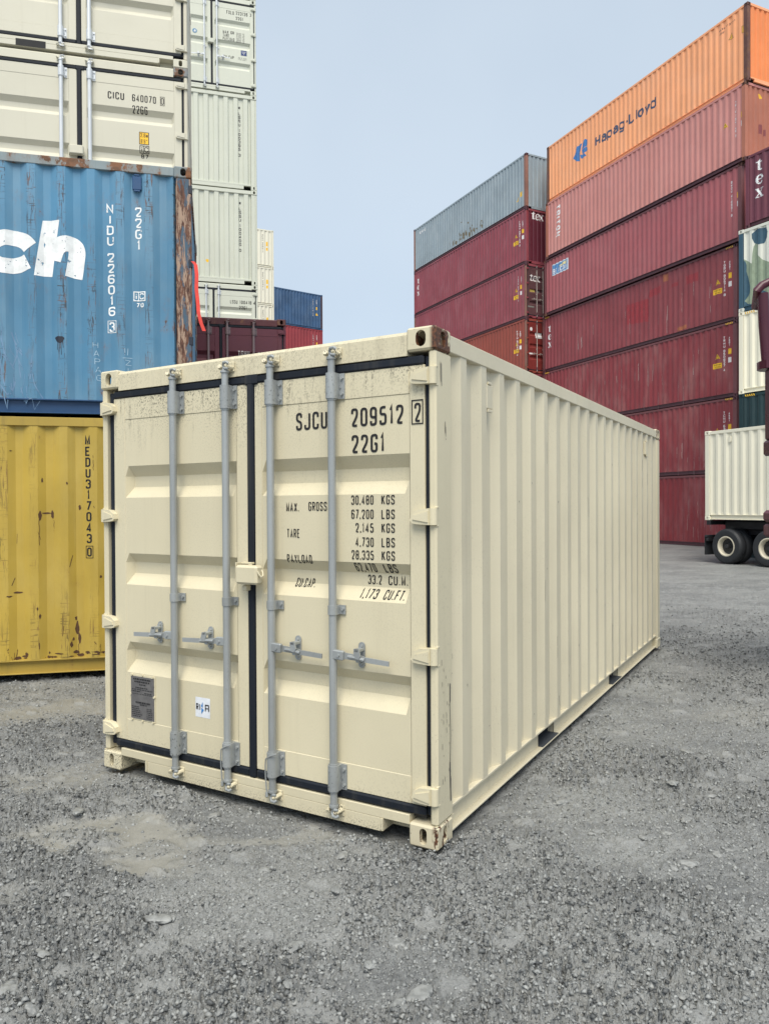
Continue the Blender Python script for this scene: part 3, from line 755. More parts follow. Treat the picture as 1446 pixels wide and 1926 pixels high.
def f_hinge(b):             # right-hand hinge, origin at the corner post edge, blade towards -x
    b.prism([(-.135,-.020),(-.120,-.034),(-.092,-.038),(-.030,-.041),(-.030,.041),(-.090,.036),(-.128,.012)], -.014, DOOR_Y+.012, lambda x, z, y: (x, y, z))
    b.prism([(-.120,-.014),(-.035,-.028),(-.035,.028),(-.112,.006)], -.020, -.012, lambda x, z, y: (x, y, z))
    b.cyl((-.018,.010,-.041), (-.018,.010,.041), .0225, 14)
    b.box(-.036, .003, .012, .034, .041, .050, .002); b.box(-.036, .003, .012, .034, -.050, -.041, .002)

CONT = {}
def container(name, W, L, H, loc, yaw, mats, label, group=None, front='door4', sx=1.0, pockets=False, vents=(), rib_z=None, lite=False, hidden=False, scale_n=1, hinge_inset=0, dents=None, cat='container'):
    """origin: middle of the front (door end) bottom edge; +y runs along its length"""
    root = empty(name, loc, yaw, label, cat, group); root.scale = (sx, 1, 1)
    g = lambda k: mats.get(k, mats['body'])
    hw = W/2; zs = H/2.591; P = {'root': root}
    body = mats['body']
    # corner castings
    for sx_ in (1, -1):
        for yy, sy in ((0, 1), (L, -1)):
            for zz, wide in ((0, False), (H-.118, True)):
                me = cached(('corner_casting', wide), lambda b: f_casting(b, wide))
                mm = g('casting')
                if 'casting_special' in mats: mm = mats['casting_special'].get((sx_, sy, zz > 1), mm)
                link('corner_casting', me, mm, root, (sx_*hw, yy, zz), (0,0,0), (sx_, sy, 1))
    # corner posts
    def f_fpost(b):
        b.box(-.046, -.004, .010, .190, .1185, H-.1185, .010)
        if front != 'end': b.box(-.062, -.047, .062, .150, .1185, H-.1185, .006); b.box(-.020, -.006, .004, .20, .118, .1195)
        else: b.box(-.160, -.047, .012, .150, .1185, H-.1185, .008)
    def f_rpost(b): b.box(-.160, -.004, -.160, -.006, .1185, H-.1185, .010)
    mf = cached(('corner_post', 'f', front != 'end', H), f_fpost); mr = cached(('corner_post', 'r', H), f_rpost)
    for s_ in (1, -1):
        P['post_f%d' % s_] = link('corner_post', mf, g('post'), root, (s_*hw, 0, 0), scale=(s_, 1, 1))
        P['post_r%d' % s_] = link('corner_post', mr, g('post_rear' if 'post_rear' in mats else 'post'), root, (s_*hw, L, 0), scale=(s_, 1, 1))
    # rails, floor, roof
    def f_toprail(b): b.box(-.066, -.007, .179, L-.179, H-.104, H-.016, .004)
    def f_botrail(b):
        y0, y1 = .179, L-.179
        b.box(-.095, -.012, y0, y1, .152, .166, .002)
        cuts = [(L/2-1.35, L/2-.99), (L/2+.69, L/2+1.05)] if pockets else []
        segs = []; y = y0
        for c0, c1 in cuts: segs.append((y, c0)); y = c1
        segs.append((y, y1))
        for q0, q1 in segs: b.box(-.062, -.054, q0, q1, .034, .152)
        b.box(-.095, -.016, y0, y1, .024, .034, .002)
        for c0, c1 in cuts:
            b.box(-.10, -.053, c0-.006, c0, .034, .152); b.box(-.10, -.053, c1, c1+.006, .034, .152)
    for s_ in (1, -1):
        link('top_rail', cached(('top_rail', L, H), f_toprail), g('rail'), root, (s_*hw, 0, 0), scale=(s_, 1, 1))
        link('bottom_rail', cached(('bottom_rail', L, pockets), f_botrail), g('bottom_rail' if 'bottom_rail' in mats else 'rail'), root, (s_*hw, 0, 0), scale=(s_, 1, 1))
    if pockets:
        def f_pk(b):
            b.box(-.50, -.018, -.178, .178, .0344, .040); b.box(-.50, -.097, -.178, .178, .142, .150); b.box(-.10, -.50, -.186, -.180, .040, .142); b.box(-.10, -.50, .180, .186, .040, .142)
        for s_ in (1, -1):
            for yc in (L/2-1.17, L/2+.87): link('fork_pocket', cached('fork_pocket', f_pk), M['pocket'], root, (s_*hw, yc, 0), scale=(s_, 1, 1))
    def f_roof(b):
        n = int((L-.3)/.2); ys = np.linspace(.06, L-.06, n*2); vs = []
        for i, y in enumerate(ys):
            z = H-.018-(.012 if i % 4 in (1, 2) else 0); vs += [(-hw+.06, y, z), (hw-.06, y, z)]
        b.add(vs, [(2*i, 2*i+1, 2*i+3, 2*i+2) for i in range(len(ys)-1)])
    link('roof', cached(('roof', W, L, H), f_roof, smooth=False), g('rail'), root)
    def f_floor(b):
        b.box(-hw+.09, hw-.09, .06, L-.06, .128, .160)
        for k in range(int(L/.6)): b.box(-hw+.10, hw-.10, .4+k*.6, .46+k*.6, .034, .127)
    link('floor', cached(('floor', W, L), f_floor, smooth=False), M['floor'], root)
    # long corrugated walls
    br = side_breaks(L); rows = dents or 1
    def f_side(b):
        zz = np.linspace(.1665, H-.1035, rows+1); vs = []; n = len(br)
        for z in zz: vs += [(-.012-d, y, z) for y, d in br]
        b.add(vs, [(j*n+i, j*n+i+1, (j+1)*n+i+1, (j+1)*n+i) for j in range(rows) for i in range(n-1)])
    ms = cached(('side_panel', L, H), f_side, smooth=False)
    for s_ in (1, -1):
        o = link('side_panel', ms, g('side'), root, (s_*hw, 0, 0), scale=(s_, 1, 1)); P['side%d' % s_] = o
    # rear wall
    eb = end_breaks(W)
    def f_rear(b):
        b.add([(x, -.024-d, z) for z in (.13, H-.10) for x, d in eb], [(i, i+1, len(eb)+i+1, len(eb)+i) for i in range(len(eb)-1)])
    link('end_panel', cached(('end_panel', 'r', W, H), f_rear, smooth=False), g('end'), root, (0, L, 0))
    def f_rrail(b): b.box(-hw+.1625, hw-.1625, -.075, -.008, 0, .09, .004)
    for z in (H-.102, .035): link('end_rail', cached(('end_rail', 'r', W), f_rrail), g('rail'), root, (0, L, z))
    # front
    if front == 'end':
        def f_fr(b):
            b.add([(x, .022+d, z) for z in (.155, H-.11) for x, d in eb], [(i, i+1, len(eb)+i+1, len(eb)+i) for i in range(len(eb)-1)])
        P['front'] = link('end_panel', cached(('end_panel', 'f', W, H), f_fr, smooth=False), g('end'), root)
        def f_frail0(b): b.box(-hw+.1625, hw-.1625, .008, .075, -.11, -.014, .004)
        link('end_rail', cached(('end_rail', 'ft', W), f_frail0), g('rail'), root, (0, 0, H))
        def f_frail(b):
            x = [-hw+.1625, -hw+.36, hw-.36, hw-.1625]
            b.box(x[0], x[3], .008, .075, .11, .155, .003); b.box(x[1], x[2], .010, .075, .02, .1095)
        link('end_rail', cached(('end_rail', 'f', W), f_frail), g('rail'), root)
        e_d = interp(eb)
        P['fmap'] = lambda a, z, l: Vector((a, .022+e_d(a)-l, z)); P['fa'] = [q[0] for q in eb]; P['fb'] = []
    else:
        def f_header(b):
            b.prism([(.010, H-.135), (.010, H-.032), (.024, H-.014), (.12, H-.012), (.12, H-.135)], -hw+.1625, hw-.1625, lambda y, z, x: (x, y, z))
        link('header', cached(('header', W, H), f_header), g('header' if 'header' in mats else 'rail'), root)
        def f_sill(b):
            p0, p1 = (.185, .35) if not 'mid_pockets' in mats else (.185, .35)
            xa = -hw+.1625
            b.box(xa, -xa, .008, .12, .100, .150, .003)
            b.box(xa+.24-.0, -xa-.17+.005, .0085, .12, .030, .0995, .002)
            b.prism([(xa+.225,.036),(xa+.24,.036),(xa+.24,.0995),(xa+.225,.0995)], .004, .13, lambda x, z, y: (x, y, z))
            b.prism([(-xa-.165,.036),(-xa-.152,.036),(-xa-.152,.0995),(-xa-.165,.0995)], .004, .13, lambda x, z, y: (x, y, z))
            b.box(xa, -xa, .121, .126, .03, .15)
        link('sill', cached(('sill', W), f_sill), g('sill' if 'sill' in mats else 'rail'), root)
        xl, xr = -hw+.092+.046, hw-.059
        xl, xr = -hw+.106, hw-.071
        zsd = H/2.591; pd = interp(door_profile(zsd)); rods = mats['rods']
        tex_r = .0215
        for sgn, (a, b_) in ((-1, (xl, .010)), (1, (.062, xr))):
            d = link('door', cached(('door', W, H, sgn), lambda b: f_leaf(b, a, b_, H, sgn), smooth=False), g('door'), root); P['door%d' % sgn] = d
            link('gasket', cached(('gasket', W, H, sgn), lambda b: f_gasket(b, a, b_, H, sgn)), g('gasket'), d)
            for x in [q for q in rods if (q < .045) == (sgn < 0)]:
                link('lock_rod', cached(('lock_rod', H), lambda b: f_rod(b, H, tex_r)), g('rod'), d, (x, 0, 0))
                for z in (.202, H-.320): link('rod_bracket', cached('rod_bracket', f_bracket), g('bracket'), d, (x, 0, z))
                link('rod_clamp', cached('rod_clamp', f_clamp), g('rod'), d, (x, 0, 1.157*zs))
                for z, fl in ((.092, 1), (H-.078, -1)):
                    link('cam', cached('cam', f_cam), g('bracket'), d, (x, 0, z), scale=(1, 1, fl))
                    link('cam_keeper', cached('cam_keeper', f_keeper), g('keeper' if 'keeper' in mats else 'rail'), root, (x, 0, z), scale=(1, 1, fl))
                fl = 1 if sgn < 0 else -1
                link('handle', cached('handle', f_handle), g('rod'), d, (x, 0, .925*zs), rot=(0, R(-3)*fl, 0), scale=(fl, 1, 1))
                link('handle_latch', cached('handle_latch', f_latch), g('rod'), d, (x-fl*.157, 0, .928*zs), scale=(fl, 1, 1))
            for z in (2.345, 1.651, .960, .268):
                link('hinge', cached('hinge', f_hinge), body, d, (sgn*(hw-.004), 0, z*zs), scale=(sgn, 1, 1))
        P['fmap'] = lambda a, z, l: Vector((a, DOOR_Y-.0005+pd(z)-l - (.003 if (z < .345*zs or z > 2.266*zs or a > hw-.145 or a < .12) else 0), z))
        P['fa'] = []; P['fb'] = [q[0] for q in door_profile(zsd)]
    # vents near the top corners
    for s_, y, z in vents:
        def f_vent(b):
            b.box(.003, -.030, -.045, .045, -.070, .070, .006); b.box(.006, -.006, -.03, .03, -.088, -.071, .002); b.box(.006, -.006, -.025, .025, .071, .086, .002)
        link('vent', cached('vent', f_vent), g('vent' if 'vent' in mats else 'side'), root, (s_*(hw-.012), y, z), scale=(s_, 1, 1))
    sd_ = interp(br)
    P['ya'] = [q[0] for q in br]
    P['rmap'] = lambda a, z, l: Vector((-.012-sd_(a)+l, a, z))           # right wall, panel coordinates
    P['lmap'] = lambda a, z, l: Vector((-.012-sd_(-a)+l, -a, z))         # left wall: a = -y (panel is mirrored)
    P['la'] = [-q[0] for q in br]; P['H'] = H; P['L'] = L; P['hw'] = hw
    return P

def put(P, face, pr, mat, name='lettering'):
    if face == 'front':
        parent = P.get('front') or P['door1']
        return pr.build(name, mat, parent, P['fmap'], P['fa'], P['fb'])
    if face == 'right': return pr.build(name, mat, P['side1'], P['rmap'], P['ya'])
    return pr.build(name, mat, P['side-1'], P['lmap'], P['la'])

def from_right_corner(x, y, yaw, W):     # door end faces the camera, right front corner known
    a = R(yaw); return (x-math.cos(a)*W/2, y-math.sin(a)*W/2), a
def side_to_camera(x, y, yaw, W, L):     # right wall faces the camera, its right end corner known
    a = R(yaw); t = a-math.pi/2          # local +x = wall normal
    X = Vector((math.cos(t), math.sin(t))); Y = Vector((-math.sin(t), math.cos(t)))
    o = Vector((x, y)) - Y*L - X*(W/2); return (o.x, o.y), t
def left_near(x, y, yaw, W):             # left wall faces the camera, near left corner known
    a = R(yaw); return (x+math.cos(a)*W/2, y+math.sin(a)*W/2), a
def left_far(x, y, yaw, W, L):
    a = R(yaw); return (x+math.cos(a)*W/2+math.sin(a)*L, y+math.sin(a)*W/2-math.cos(a)*L), a

# ================================================================== the beige container in front
W20, L20, H20, HC, L40 = 2.438, 6.058, 2.591, 2.896, 12.192
main_m = dict(body=M['cream'], door=M['cream_front'], header=M['cream_header'], sill=M['cream_sill'], side=M['cream_side'], rail=M['cream_side'],
              post=M['cream'], casting=M['cream_front'], casting_special={(1,1,True): M['cream_rust'], (1,1,False): M['cream_rust2'], (1,-1,True): M['cream_rust2']},
              gasket=M['gasket_old'], rod=M['galv'], bracket=M['galv_dirty'], keeper=M['cream_front'], rods=[-.540, -.120, .209, .620], end=M['cream'])
A = container('shipping_container', W20, L20, H20, (-.801, 4.222, 0), -0.526927, main_m,
              'beige twenty foot container standing alone in front on the gravel, doors shut', front='door4', pockets=True,
              vents=((1, .72, 2.325), (1, 5.31, 2.325)))
p = Print()
p.text('SJCU', .372, .578, 2.121, .096, .0150); p.text('209512', .729, 1.040, 2.119, .098, .0150)
p.frame(1.090, 1.150, 2.114, 2.231, .006); p.text('2', 1.103, 1.139, 2.122, .096, .0150)
p.text('22G1', .731, .930, 1.981, .096, .0150)
sm_ = lambda s, a0, a1, b, sl=0: p.text(s, a0, a1, b, .049, .0064, sl)
sm_('MAX.', .301, .388, 1.676); sm_('GROSS', .452, .572, 1.680); sm_('TARE', .305, .392, 1.532); sm_('PAYLOAD', .304, .472, 1.391); sm_('CU.CAP.', .329, .462, 1.258, .22)
for s, a0, u, b, sl in (('30,480', .727, 'KGS', 1.712, 0), ('67,200', .727, 'LBS', 1.638, 0), ('2,145', .752, 'KGS', 1.567, 0), ('4,730', .752, 'LBS', 1.493, 0), ('28,335', .727, 'KGS', 1.425, 0), ('62,470', .735, 'LBS', 1.358, 0)):
    sm_(s, a0, .862 if sl == 0 else .88, b); sm_(u, .909, .987, b)
sm_('33.2', .797, .880, 1.294); sm_('CU.M.', .920, 1.034, 1.294); sm_('1,173', .764, .868, 1.222, .2); sm_('CU.FT.', .906, 1.030, 1.222, .2)
PX = lambda x, dy: x-(2.816-x)*dy/3.245
for q_, l_ in p.q:
    for v_ in q_: v_.x = PX(v_.x, .021)
put(A, 'front', p, M['black'])
# lock box over the seam
def f_lockbox(b):
    b.box(-.004, .152, -.082, -.018, 1.270, 1.376, .012); b.box(-.024, -.017, -.055, DOOR_Y, 1.278, 1.388, .002); b.box(-.024, .060, -.012, DOOR_Y-.004, 1.3765, 1.388, .002)
    b.cyl((.085,-.05,1.376), (.085,-.05,1.381), .012, 12)
    b.tube([(.153,-.070,1.345),(.163,-.068,1.327),(.170,-.059,1.314),(.170,-.047,1.318),(.162,-.036,1.334),(.153,-.032,1.350)], .0052, 8)
    b.box(.004, .036, -.030, DOOR_Y-.004, 1.226, 1.256, .004); b.box(.012, .032, -.020, DOOR_Y-.004, 1.2565, 1.2695, .002)
link('lock_box', cached('lock_box', f_lockbox), M['cream'], A['door1'])
# data plate with rows of stamped print, and the white sticker
g_ = NT('stamped_plate'); v_ = g_.coords(False)
pl_n = g_.noise(g_.scale(v_, (1,1,1)), 30, 4)
g_.l(g_.mix(g_.ramp(pl_n, .3, .7), (.125,.12,.122), (.165,.16,.16)), g_.p.inputs['Base Color']); g_.p.inputs['Roughness'].default_value = .5; g_.p.inputs['Metallic'].default_value = .15
def f_plate(b): b.box(-.967, -.761, DOOR_Y-.008, DOOR_Y-.001, .357, .627, .001)
plate = link('data_plate', cached('data_plate', f_plate, smooth=False), g_.m, A['door-1'])
pp = Print(); pp.depth = 1; random.seed(3)
z = .612
def words(a0, a1, b, h):
    x = a0
    while x < a1-.006:
        ww = random.uniform(.006, .022); ww = min(ww, a1-x); pp.rect(x, x+ww, b, b+h); x += ww+random.uniform(.003, .006)
words(-.92, -.765, .606, .010); words(-.91, -.775, .590, .009); words(-.865, -.81, .574, .007); words(-.90, -.79, .554, .006)
words(-.935, -.75, .543, .004); words(-.935, -.86, .530, .006); words(-.82, -.75, .524, .005); words(-.935, -.75, .5155, .003)
words(-.90, -.77, .458, .010); words(-.86, -.80, .446, .007)
for k in range(6): words(-.935, -.87+.03*random.random(), .432-.012*k, .005); words(-.80, -.75, .428-.012*k, .004)
pp.build('lettering', M['painted_dark'], plate, lambda a, b, l: Vector((a-.023, DOOR_Y-.0085-l, b)))
def f_rivets(b):
    for x, z in ((-.935,.634),(-.842,.637),(-.748,.634),(-.947,.51),(-.735,.51),(-.935,.350),(-.842,.347),(-.748,.350)):
        b.cyl((x-.023, DOOR_Y-.001, z), (x-.023, DOOR_Y-.011, z), .0075, 8)
link('rivet', cached('rivet', f_rivets), M['cream'], A['door-1'])
def f_plateframe(b): b.box(-.976, -.753, DOOR_Y-.004, DOOR_Y-.0006, .346, .638, .001)
link('plate_backing', cached('plate_backing', f_plateframe, smooth=False), M['cream'], A['door-1'])
stk = Print(); stk.rect(-.391, -.273, .440, .560)
M['sticker_white'] = flat('white_vinyl', (.72,.75,.80), .4)
st_o = stk.build('sticker', M['sticker_white'], A['door-1'], lambda a, b, l: Vector((a-.021, DOOR_Y-l, b)), base=.0012)
sp_ = Print(); sp_.depth = 1; sp_.text('RI', -.384, -.350, .482, .040, .0066, lift=1)
sp_.line([(-.309,.482),(-.309,.5185),(-.283,.5185),(-.283,.482)], .0066, lift=2); sp_.line([(-.306,.499),(-.286,.499)], .0055, lift=3)
sp_.build('lettering', M['black'], st_o, lambda a, b, l: Vector((a-.021, DOOR_Y-.001-l, b)))
M['sticker_blue'] = flat('blue_vinyl', (.04,.22,.55), .4)
sp_ = Print(); sp_.depth = 1; sp_.poly([(-.344,.508),(-.330,.536),(-.330,.500)], 2); sp_.poly([(-.341,.500),(-.341,.462),(-.322,.488)], 2)
sp_.build('emblem', M['sticker_blue'], st_o, lambda a, b, l: Vector((a-.021, DOOR_Y-.001-l, b)))
# scuffs on the corner post (side face)
sc_ = Print(); random.seed(11)
pts = [(.155-.004*math.sin(k*.9), .80-.05*k) for k in range(13)]
sc_.line(pts[:9], .006); sc_.line(pts[8:], .012); sc_.poly([(.148,.79),(.160,.80),(.158,.71),(.153,.70)], 1); sc_.poly([(.150,.28),(.163,.33),(.160,.22)], 1)
for k in range(26):
    y = random.uniform(.05,.18); z = random.uniform(.3,.95); l = random.uniform(.006,.03); sc_.poly([(y,z),(y+.003,z+.001),(y+.004,z-l),(y+.001,z-l)], 2)
for y, z, l in ((.11,2.10,.03),(.115,2.07,.035),(.06,2.37,.05),(.07,2.36,.06)): sc_.poly([(y-.003,z+l),(y+.002,z+l*.8),(y+.004,z-l),(y,z-l)], 3)
M['scuff'] = flat('rubber_scuff', (.09,.085,.08), .7, wear=.55)
sc_.build('scuff', M['scuff'], A['post_f1'], lambda a, b, l: Vector((-.004+l, a, b)), base=.0012)
p = Print(); p.frame(5.44, 5.52, 1.52, 1.70, .010); random.seed(61)
for k in range(34):
    a = .36+PITCH*random.randint(0, 18)+random.uniform(-.035,.03); b = .25+2.0*random.random()**1.4
    if random.random() < .6: p.poly([(a,b),(a+random.uniform(.004,.012),b+.004),(a+.006,b-random.uniform(.006,.02))])
    else: p.line([(a,b),(a+random.uniform(-.01,.02),b-random.uniform(.03,.16))], random.uniform(.002,.004))
p.poly([(.80,.40),(.815,.41),(.81,.385)]); p.poly([(.78,.41),(.79,.42),(.79,.40)]); put(A, 'right', p, M['scuff'], 'scuff')
# dirt splashed along the sill and small cable seals hanging from two of the rods
def f_seal(b):
    b.tube([(.05,-.05,.34),(.01,-.056,.325),(-.028,-.045,.30),(-.036,-.040,.26),(-.036,-.038,.20),(-.032,-.036,.13),(-.03,-.035,.112)], .0042, 6)
    b.cyl((-.03,-.035,.112), (-.028,-.036,.088), .009, 8)
for x in (-.120, .209): link('cable_seal', cached('cable_seal', f_seal), M['galv'], A['door-1' if x < 0 else 'door1'], (x, 0, 0))

# ================================================================== blue over yellow at the left
M['blue'] = paint('weathered_blue_paint', (.078,.222,.365), var=.14, streak=.22, streak_col=(.22,.33,.40), rust=.30, rough=.45, marks=1.0, fade=.22, fade_col=(.33,.42,.45), bump=.05)
M['blue_dark'] = paint('blue_rail_shade_paint', (.014,.062,.16), var=.12, streak=.15, rough=.4)  # blue lowered so the bottom rail's shadow is in the colour; vent shares it
def flaked(name):
    g = NT(name); v = g.coords()
    vs_ = g.scale(v, (1, 1, .16)); a = g.noise(vs_, 26, 8, .72, .4); b = g.noise(g.scale(v, (1,1,.3)), 7, 6, .65); d = g.noise(vs_, 60, 5, .7)
    c = g.mix(g.ramp(d, .35, .65), (.055,.022,.016), (.15,.065,.04))
    c = g.mix(g.ramp(a, .50, .57), c, (.36,.25,.185))
    c = g.mix(g.math('MULTIPLY', g.ramp(b, .52, .56), g.ramp(a, .60, .45)), c, (.055,.105,.16))
    c = g.mix(g.math('MULTIPLY', g.ramp(b, .46, .40), g.ramp(d, .5, .56)), c, (.30,.22,.16))
    g.l(c, g.p.inputs['Base Color']); g.p.inputs['Roughness'].default_value = .75
    bn = g.n('Bump'); bn.inputs['Strength'].default_value = .5; bn.inputs['Distance'].default_value = .006; g.l(a, bn.inputs['Height']); g.l(bn.outputs[0], g.p.inputs['Normal'])
    return g.m
M['rust_post'] = flaked('rusted_post')
M['rust_rail'] = paint('rusted_rail', (.22,.27,.29), var=.2, streak=.5, streak_col=(.06,.045,.04), rust=.72, rough=.7, bump=.15)
M['yellow'] = paint('dented_yellow_paint', (.465,.325,.052), var=.14, streak=.16, streak_col=(.24,.15,.04), rust=.24, rough=.5, marks=.75, marks_col=(.10,.07,.02), fade=.35, fade_col=(.56,.45,.16), bump=.10)
M['yellow_rail'] = paint('yellow_rail_paint', (.40,.28,.05), var=.12, streak=.3, rust=.3, rough=.55)
blue_m = dict(body=M['blue'], side=M['blue'], rail=M['rust_rail'], bottom_rail=M['blue_dark'], post=M['rust_post'], casting=M['rust_rail'], end=M['blue'], vent=M['blue_dark'])
yel_m = dict(body=M['yellow'], side=M['yellow'], rail=M['yellow_rail'], post=M['yellow'], casting=M['yellow_rail'], end=M['yellow'])
(bx, by), bt = side_to_camera(-1.970, 7.646, 13.0, W20, L20)
B = container('shipping_container', W20, L20, H20, (bx, by, H20+.03), bt, blue_m, 'faded blue container with a rusted corner post and large white letters, on the yellow one', 'containers stacked at the left', front='end', pockets=True, vents=((1, L20-.54, 2.385),), dents=30)
Yc = container('shipping_container', W20, L20, H20, (bx, by, .03), bt, yel_m, 'dented yellow container on the ground at the left under the blue one', 'containers stacked at the left', front='end', pockets=True, dents=30)
L_ = L20
p = Print()
X = lambda q: L_+q
p.gid += 1; p.depth = 1
p.poly([(X(-1.438),1.941),(X(-1.278),1.949),(X(-1.300),1.787),(X(-1.300),1.787),(X(-1.353),1.387),(X(-1.516),1.385)])
def spline(pts, n=6):
    o = []; q = [pts[0]]+pts+[pts[-1]]
    for i in range(1, len(q)-2):
        p0, p1, p2, p3 = [Vector(t) for t in q[i-1:i+3]]
        for k in range(n):
            t = k/n; v = .5*((2*p1)+(p2-p0)*t+(2*p0-5*p1+4*p2-p3)*t*t+(3*p1-p0-3*p2+p3)*t**3); o.append((v.x, v.y))
    return o+[pts[-1]]
hp = spline([(X(-1.345),1.55),(X(-1.305),1.665),(X(-1.235),1.718),(X(-1.155),1.712),(X(-1.118),1.65),(X(-1.128),1.53),(X(-1.150),1.385)])
p.line(hp, .158, lift=1)
cp = spline([(X(-1.552),1.660),(X(-1.60),1.712),(X(-1.68),1.742),(X(-1.79),1.738),(X(-1.885),1.685),(X(-1.925),1.605),(X(-1.905),1.525),(X(-1.83),1.472),(X(-1.74),1.466),(X(-1.65),1.486),(X(-1.575),1.52)])
p.gid += 1; p.line(cp, .150, lift=1); p.depth = 0
put(B, 'right', p, M['white_print'])
p = Print()
p.column('NIDU 226016', X(-.805), 2.158, 1.010, .068, .0155, .86, .012)
p.frame(X(-.832), X(-.752), .856, .976, .006); p.glyph('3', X(-.818), .866, .052, .098, .0150)
p.column('22G1', X(-.530), 2.149, 1.700, .066, .0155, .88)
p.frame(X(-.580), X(-.470), 1.196, 1.285, .010); p.line([(X(-.535),1.196),(X(-.535),1.285)], .007)
p.glyph('i', X(-.572), 1.210, .03, .062, .010); p.glyph('C', X(-.526), 1.210, .044, .062, .010); p.text('70', X(-.556), X(-.484), 1.128, .046, .009)
put(B, 'right', p, M['white_print'])
p = Print()
for k, ch in enumerate('HAPAG'): p.glyph(ch, X(-.975)+.008*k, .690-.082*k, .050, .058, .005)
p.line([(X(-.668),.70),(X(-.668),.63)], .005); p.line([(X(-.64),.70),(X(-.645),.63)], .005); p.line([(X(-.69),.60),(X(-.60),.605)], .005); p.line([(X(-.665),.58),(X(-.62),.575),(X(-.66),.53),(X(-.61),.53)], .005); p.line([(X(-.64),.50),(X(-.64),.44)], .005)
put(B, 'right', p, M['chalk'], 'chalk_writing')
p = Print()
blot = [(X(-1.285)+.042*math.cos(t)*(1+.15*math.sin(5*t)), .765+.034*math.sin(t)*(1+.2*math.sin(3*t))) for t in [R(k*20) for k in range(18)]]
p.poly(blot)
for dx, l in ((-.018,.09),(-.004,.11),(.012,.14),(.026,.07)): p.line([(X(-1.285)+dx, .75), (X(-1.285)+dx*1.3, .75-l)], .0045, lift=1)
p.line([(X(-.33),.42),(X(-.25),.44),(X(-.32),.35),(X(-.24),.36)], .007)
M['ink'] = flat('dark_tar', (.012,.016,.03), .5)
put(B, 'right', p, M['ink'], 'tar_splash')
M['scrape'] = flat('pale_blue_scrape', (.16,.27,.42), .5, wear=.75)
p = Print(); random.seed(5)
for k in range(70):
    a = X(-1.95)+random.uniform(-.35,.42); b = random.uniform(.18,.95); l = random.uniform(.10,.35); q = random.uniform(-.08,.12)
    if b > 1.0-.9*max(0, (a-X(-1.75))): continue
    p.line([(a,b),(a+q*.3,b-l*.5),(a+q,max(.17,b-l))], random.uniform(.003,.012), lift=random.random())
put(B, 'right', p, M['scrape'], 'scrape')
def f_lashing(b): b.box(-.030, .012, -.03, .012, -.045, .045, .006)
for z in (2.36, 1.60, .80): link('lashing_ring', cached('lashing_ring', f_lashing), M['ink'], B['root'], (W20/2-.012, L20-.008, z))
p = Print()
p.column('MEDU317043', X(-1.035), 2.398, 1.300, .052, .0155, .86, .010)
p.frame(X(-1.058), X(-.990), 1.166, 1.286, .006); p.glyph('0', X(-1.049), 1.180, .048, .092, .0150)
put(Yc, 'right', p, M['black'])
# dents in the yellow wall and bruises on the blue one (own copies of the wall mesh)
def dent(P, lst, seed):
    o = P['side1']; me = o.data.copy(); o.data = me
    n = len(me.vertices); co = np.empty(n*3); me.vertices.foreach_get('co', co); co = co.reshape(-1, 3)
    y, z = co[:, 1], co[:, 2]
    edge = np.clip((z-.17)/.15, 0, 1)*np.clip((2.48-z)/.12, 0, 1)
    co[:, 0] += edge*((fbm(y*2.3, z*1.7, 3, seed)-.5)*.032)
    for yc, zc, ry, rz, d in lst: co[:, 0] -= edge*1.5*d*np.exp(-((y-yc)/ry)**2-((z-zc)/rz)**2)
    me.vertices.foreach_set('co', co.ravel()); me.update()
    o.material_slots[0].link = 'OBJECT'
X2 = lambda q: L20+q
dent(Yc, [(X2(-1.75), .80, .14, .09, .05), (X2(-1.73), .66, .12, .06, -.03), (X2(-1.44), 1.60, .07, .12, .03), (X2(-1.45), 1.45, .06, .05, -.02), (X2(-1.15), .45, .10, .16, .03), (X2(-1.60), .86, .08, .06, -.02), (X2(-2.1), .5, .3, .3, .05), (X2(-1.9), .36, .12, .12, .05), (X2(-1.5), .55, .2, .1, .02)], 201)
dent(B, [(X2(-1.9), .45, .35, .45, .04), (X2(-1.3), .7, .2, .2, .015)], 233)
p = Print(); random.seed(21)
def splat(a, b, ra, rb, n=11, lift=0): p.poly([(a+ra*math.cos(t)*random.uniform(.55,1.1), b+rb*math.sin(t)*random.uniform(.55,1.1)) for t in [2*math.pi*k/n for k in range(n)]], lift)
for q, zc, ra, rb in ((-1.485,1.60,.020,.05),(-1.375,1.605,.016,.045),(-1.43,1.62,.05,.010),(-1.15,.47,.022,.07),(-1.13,.36,.02,.06),(-1.20,.30,.016,.03),(-1.16,.56,.012,.03),(-1.70,.835,.05,.012),(-1.77,.80,.03,.010),(-1.62,.22,.02,.02),(-1.50,.30,.006,.05)): splat(X2(q), zc, ra, rb, lift=random.random())
for q, z0, z1 in ((-1.49,1.56,1.30),(-1.36,1.55,1.43),(-1.14,.3,.2),(-.98,2.2,2.05)):
    p.line([(X2(q)+random.uniform(-.004,.004), z0-(z0-z1)*k/6) for k in range(7)], .004, lift=random.random())
for k in range(70):     # chips and scrapes on the proud ribs, thicker towards the bottom
    rib = L20-.22-PITCH*random.randint(0, 9)-.14; zz_ = .20+2.1*random.random()**1.7; a = rib+random.gauss(0, .035)
    if random.random() < .55: splat(a, zz_, random.uniform(.004,.016), random.uniform(.006,.030), lift=random.random())
    else: p.line([(a, zz_), (a+random.uniform(-.03,.03), zz_-random.uniform(.02,.12))], random.uniform(.003,.006), lift=random.random())
for k in range(40): splat(L20-random.uniform(.2,2.6), .175+abs(random.gauss(0,.03)), random.uniform(.01,.05), random.uniform(.006,.022), lift=random.random())
M['rust_spot'] = flat('rust_bloom', (.085,.04,.018), .8, wear=.5)
put(Yc, 'right', p, M['rust_spot'], 'rust_patch')
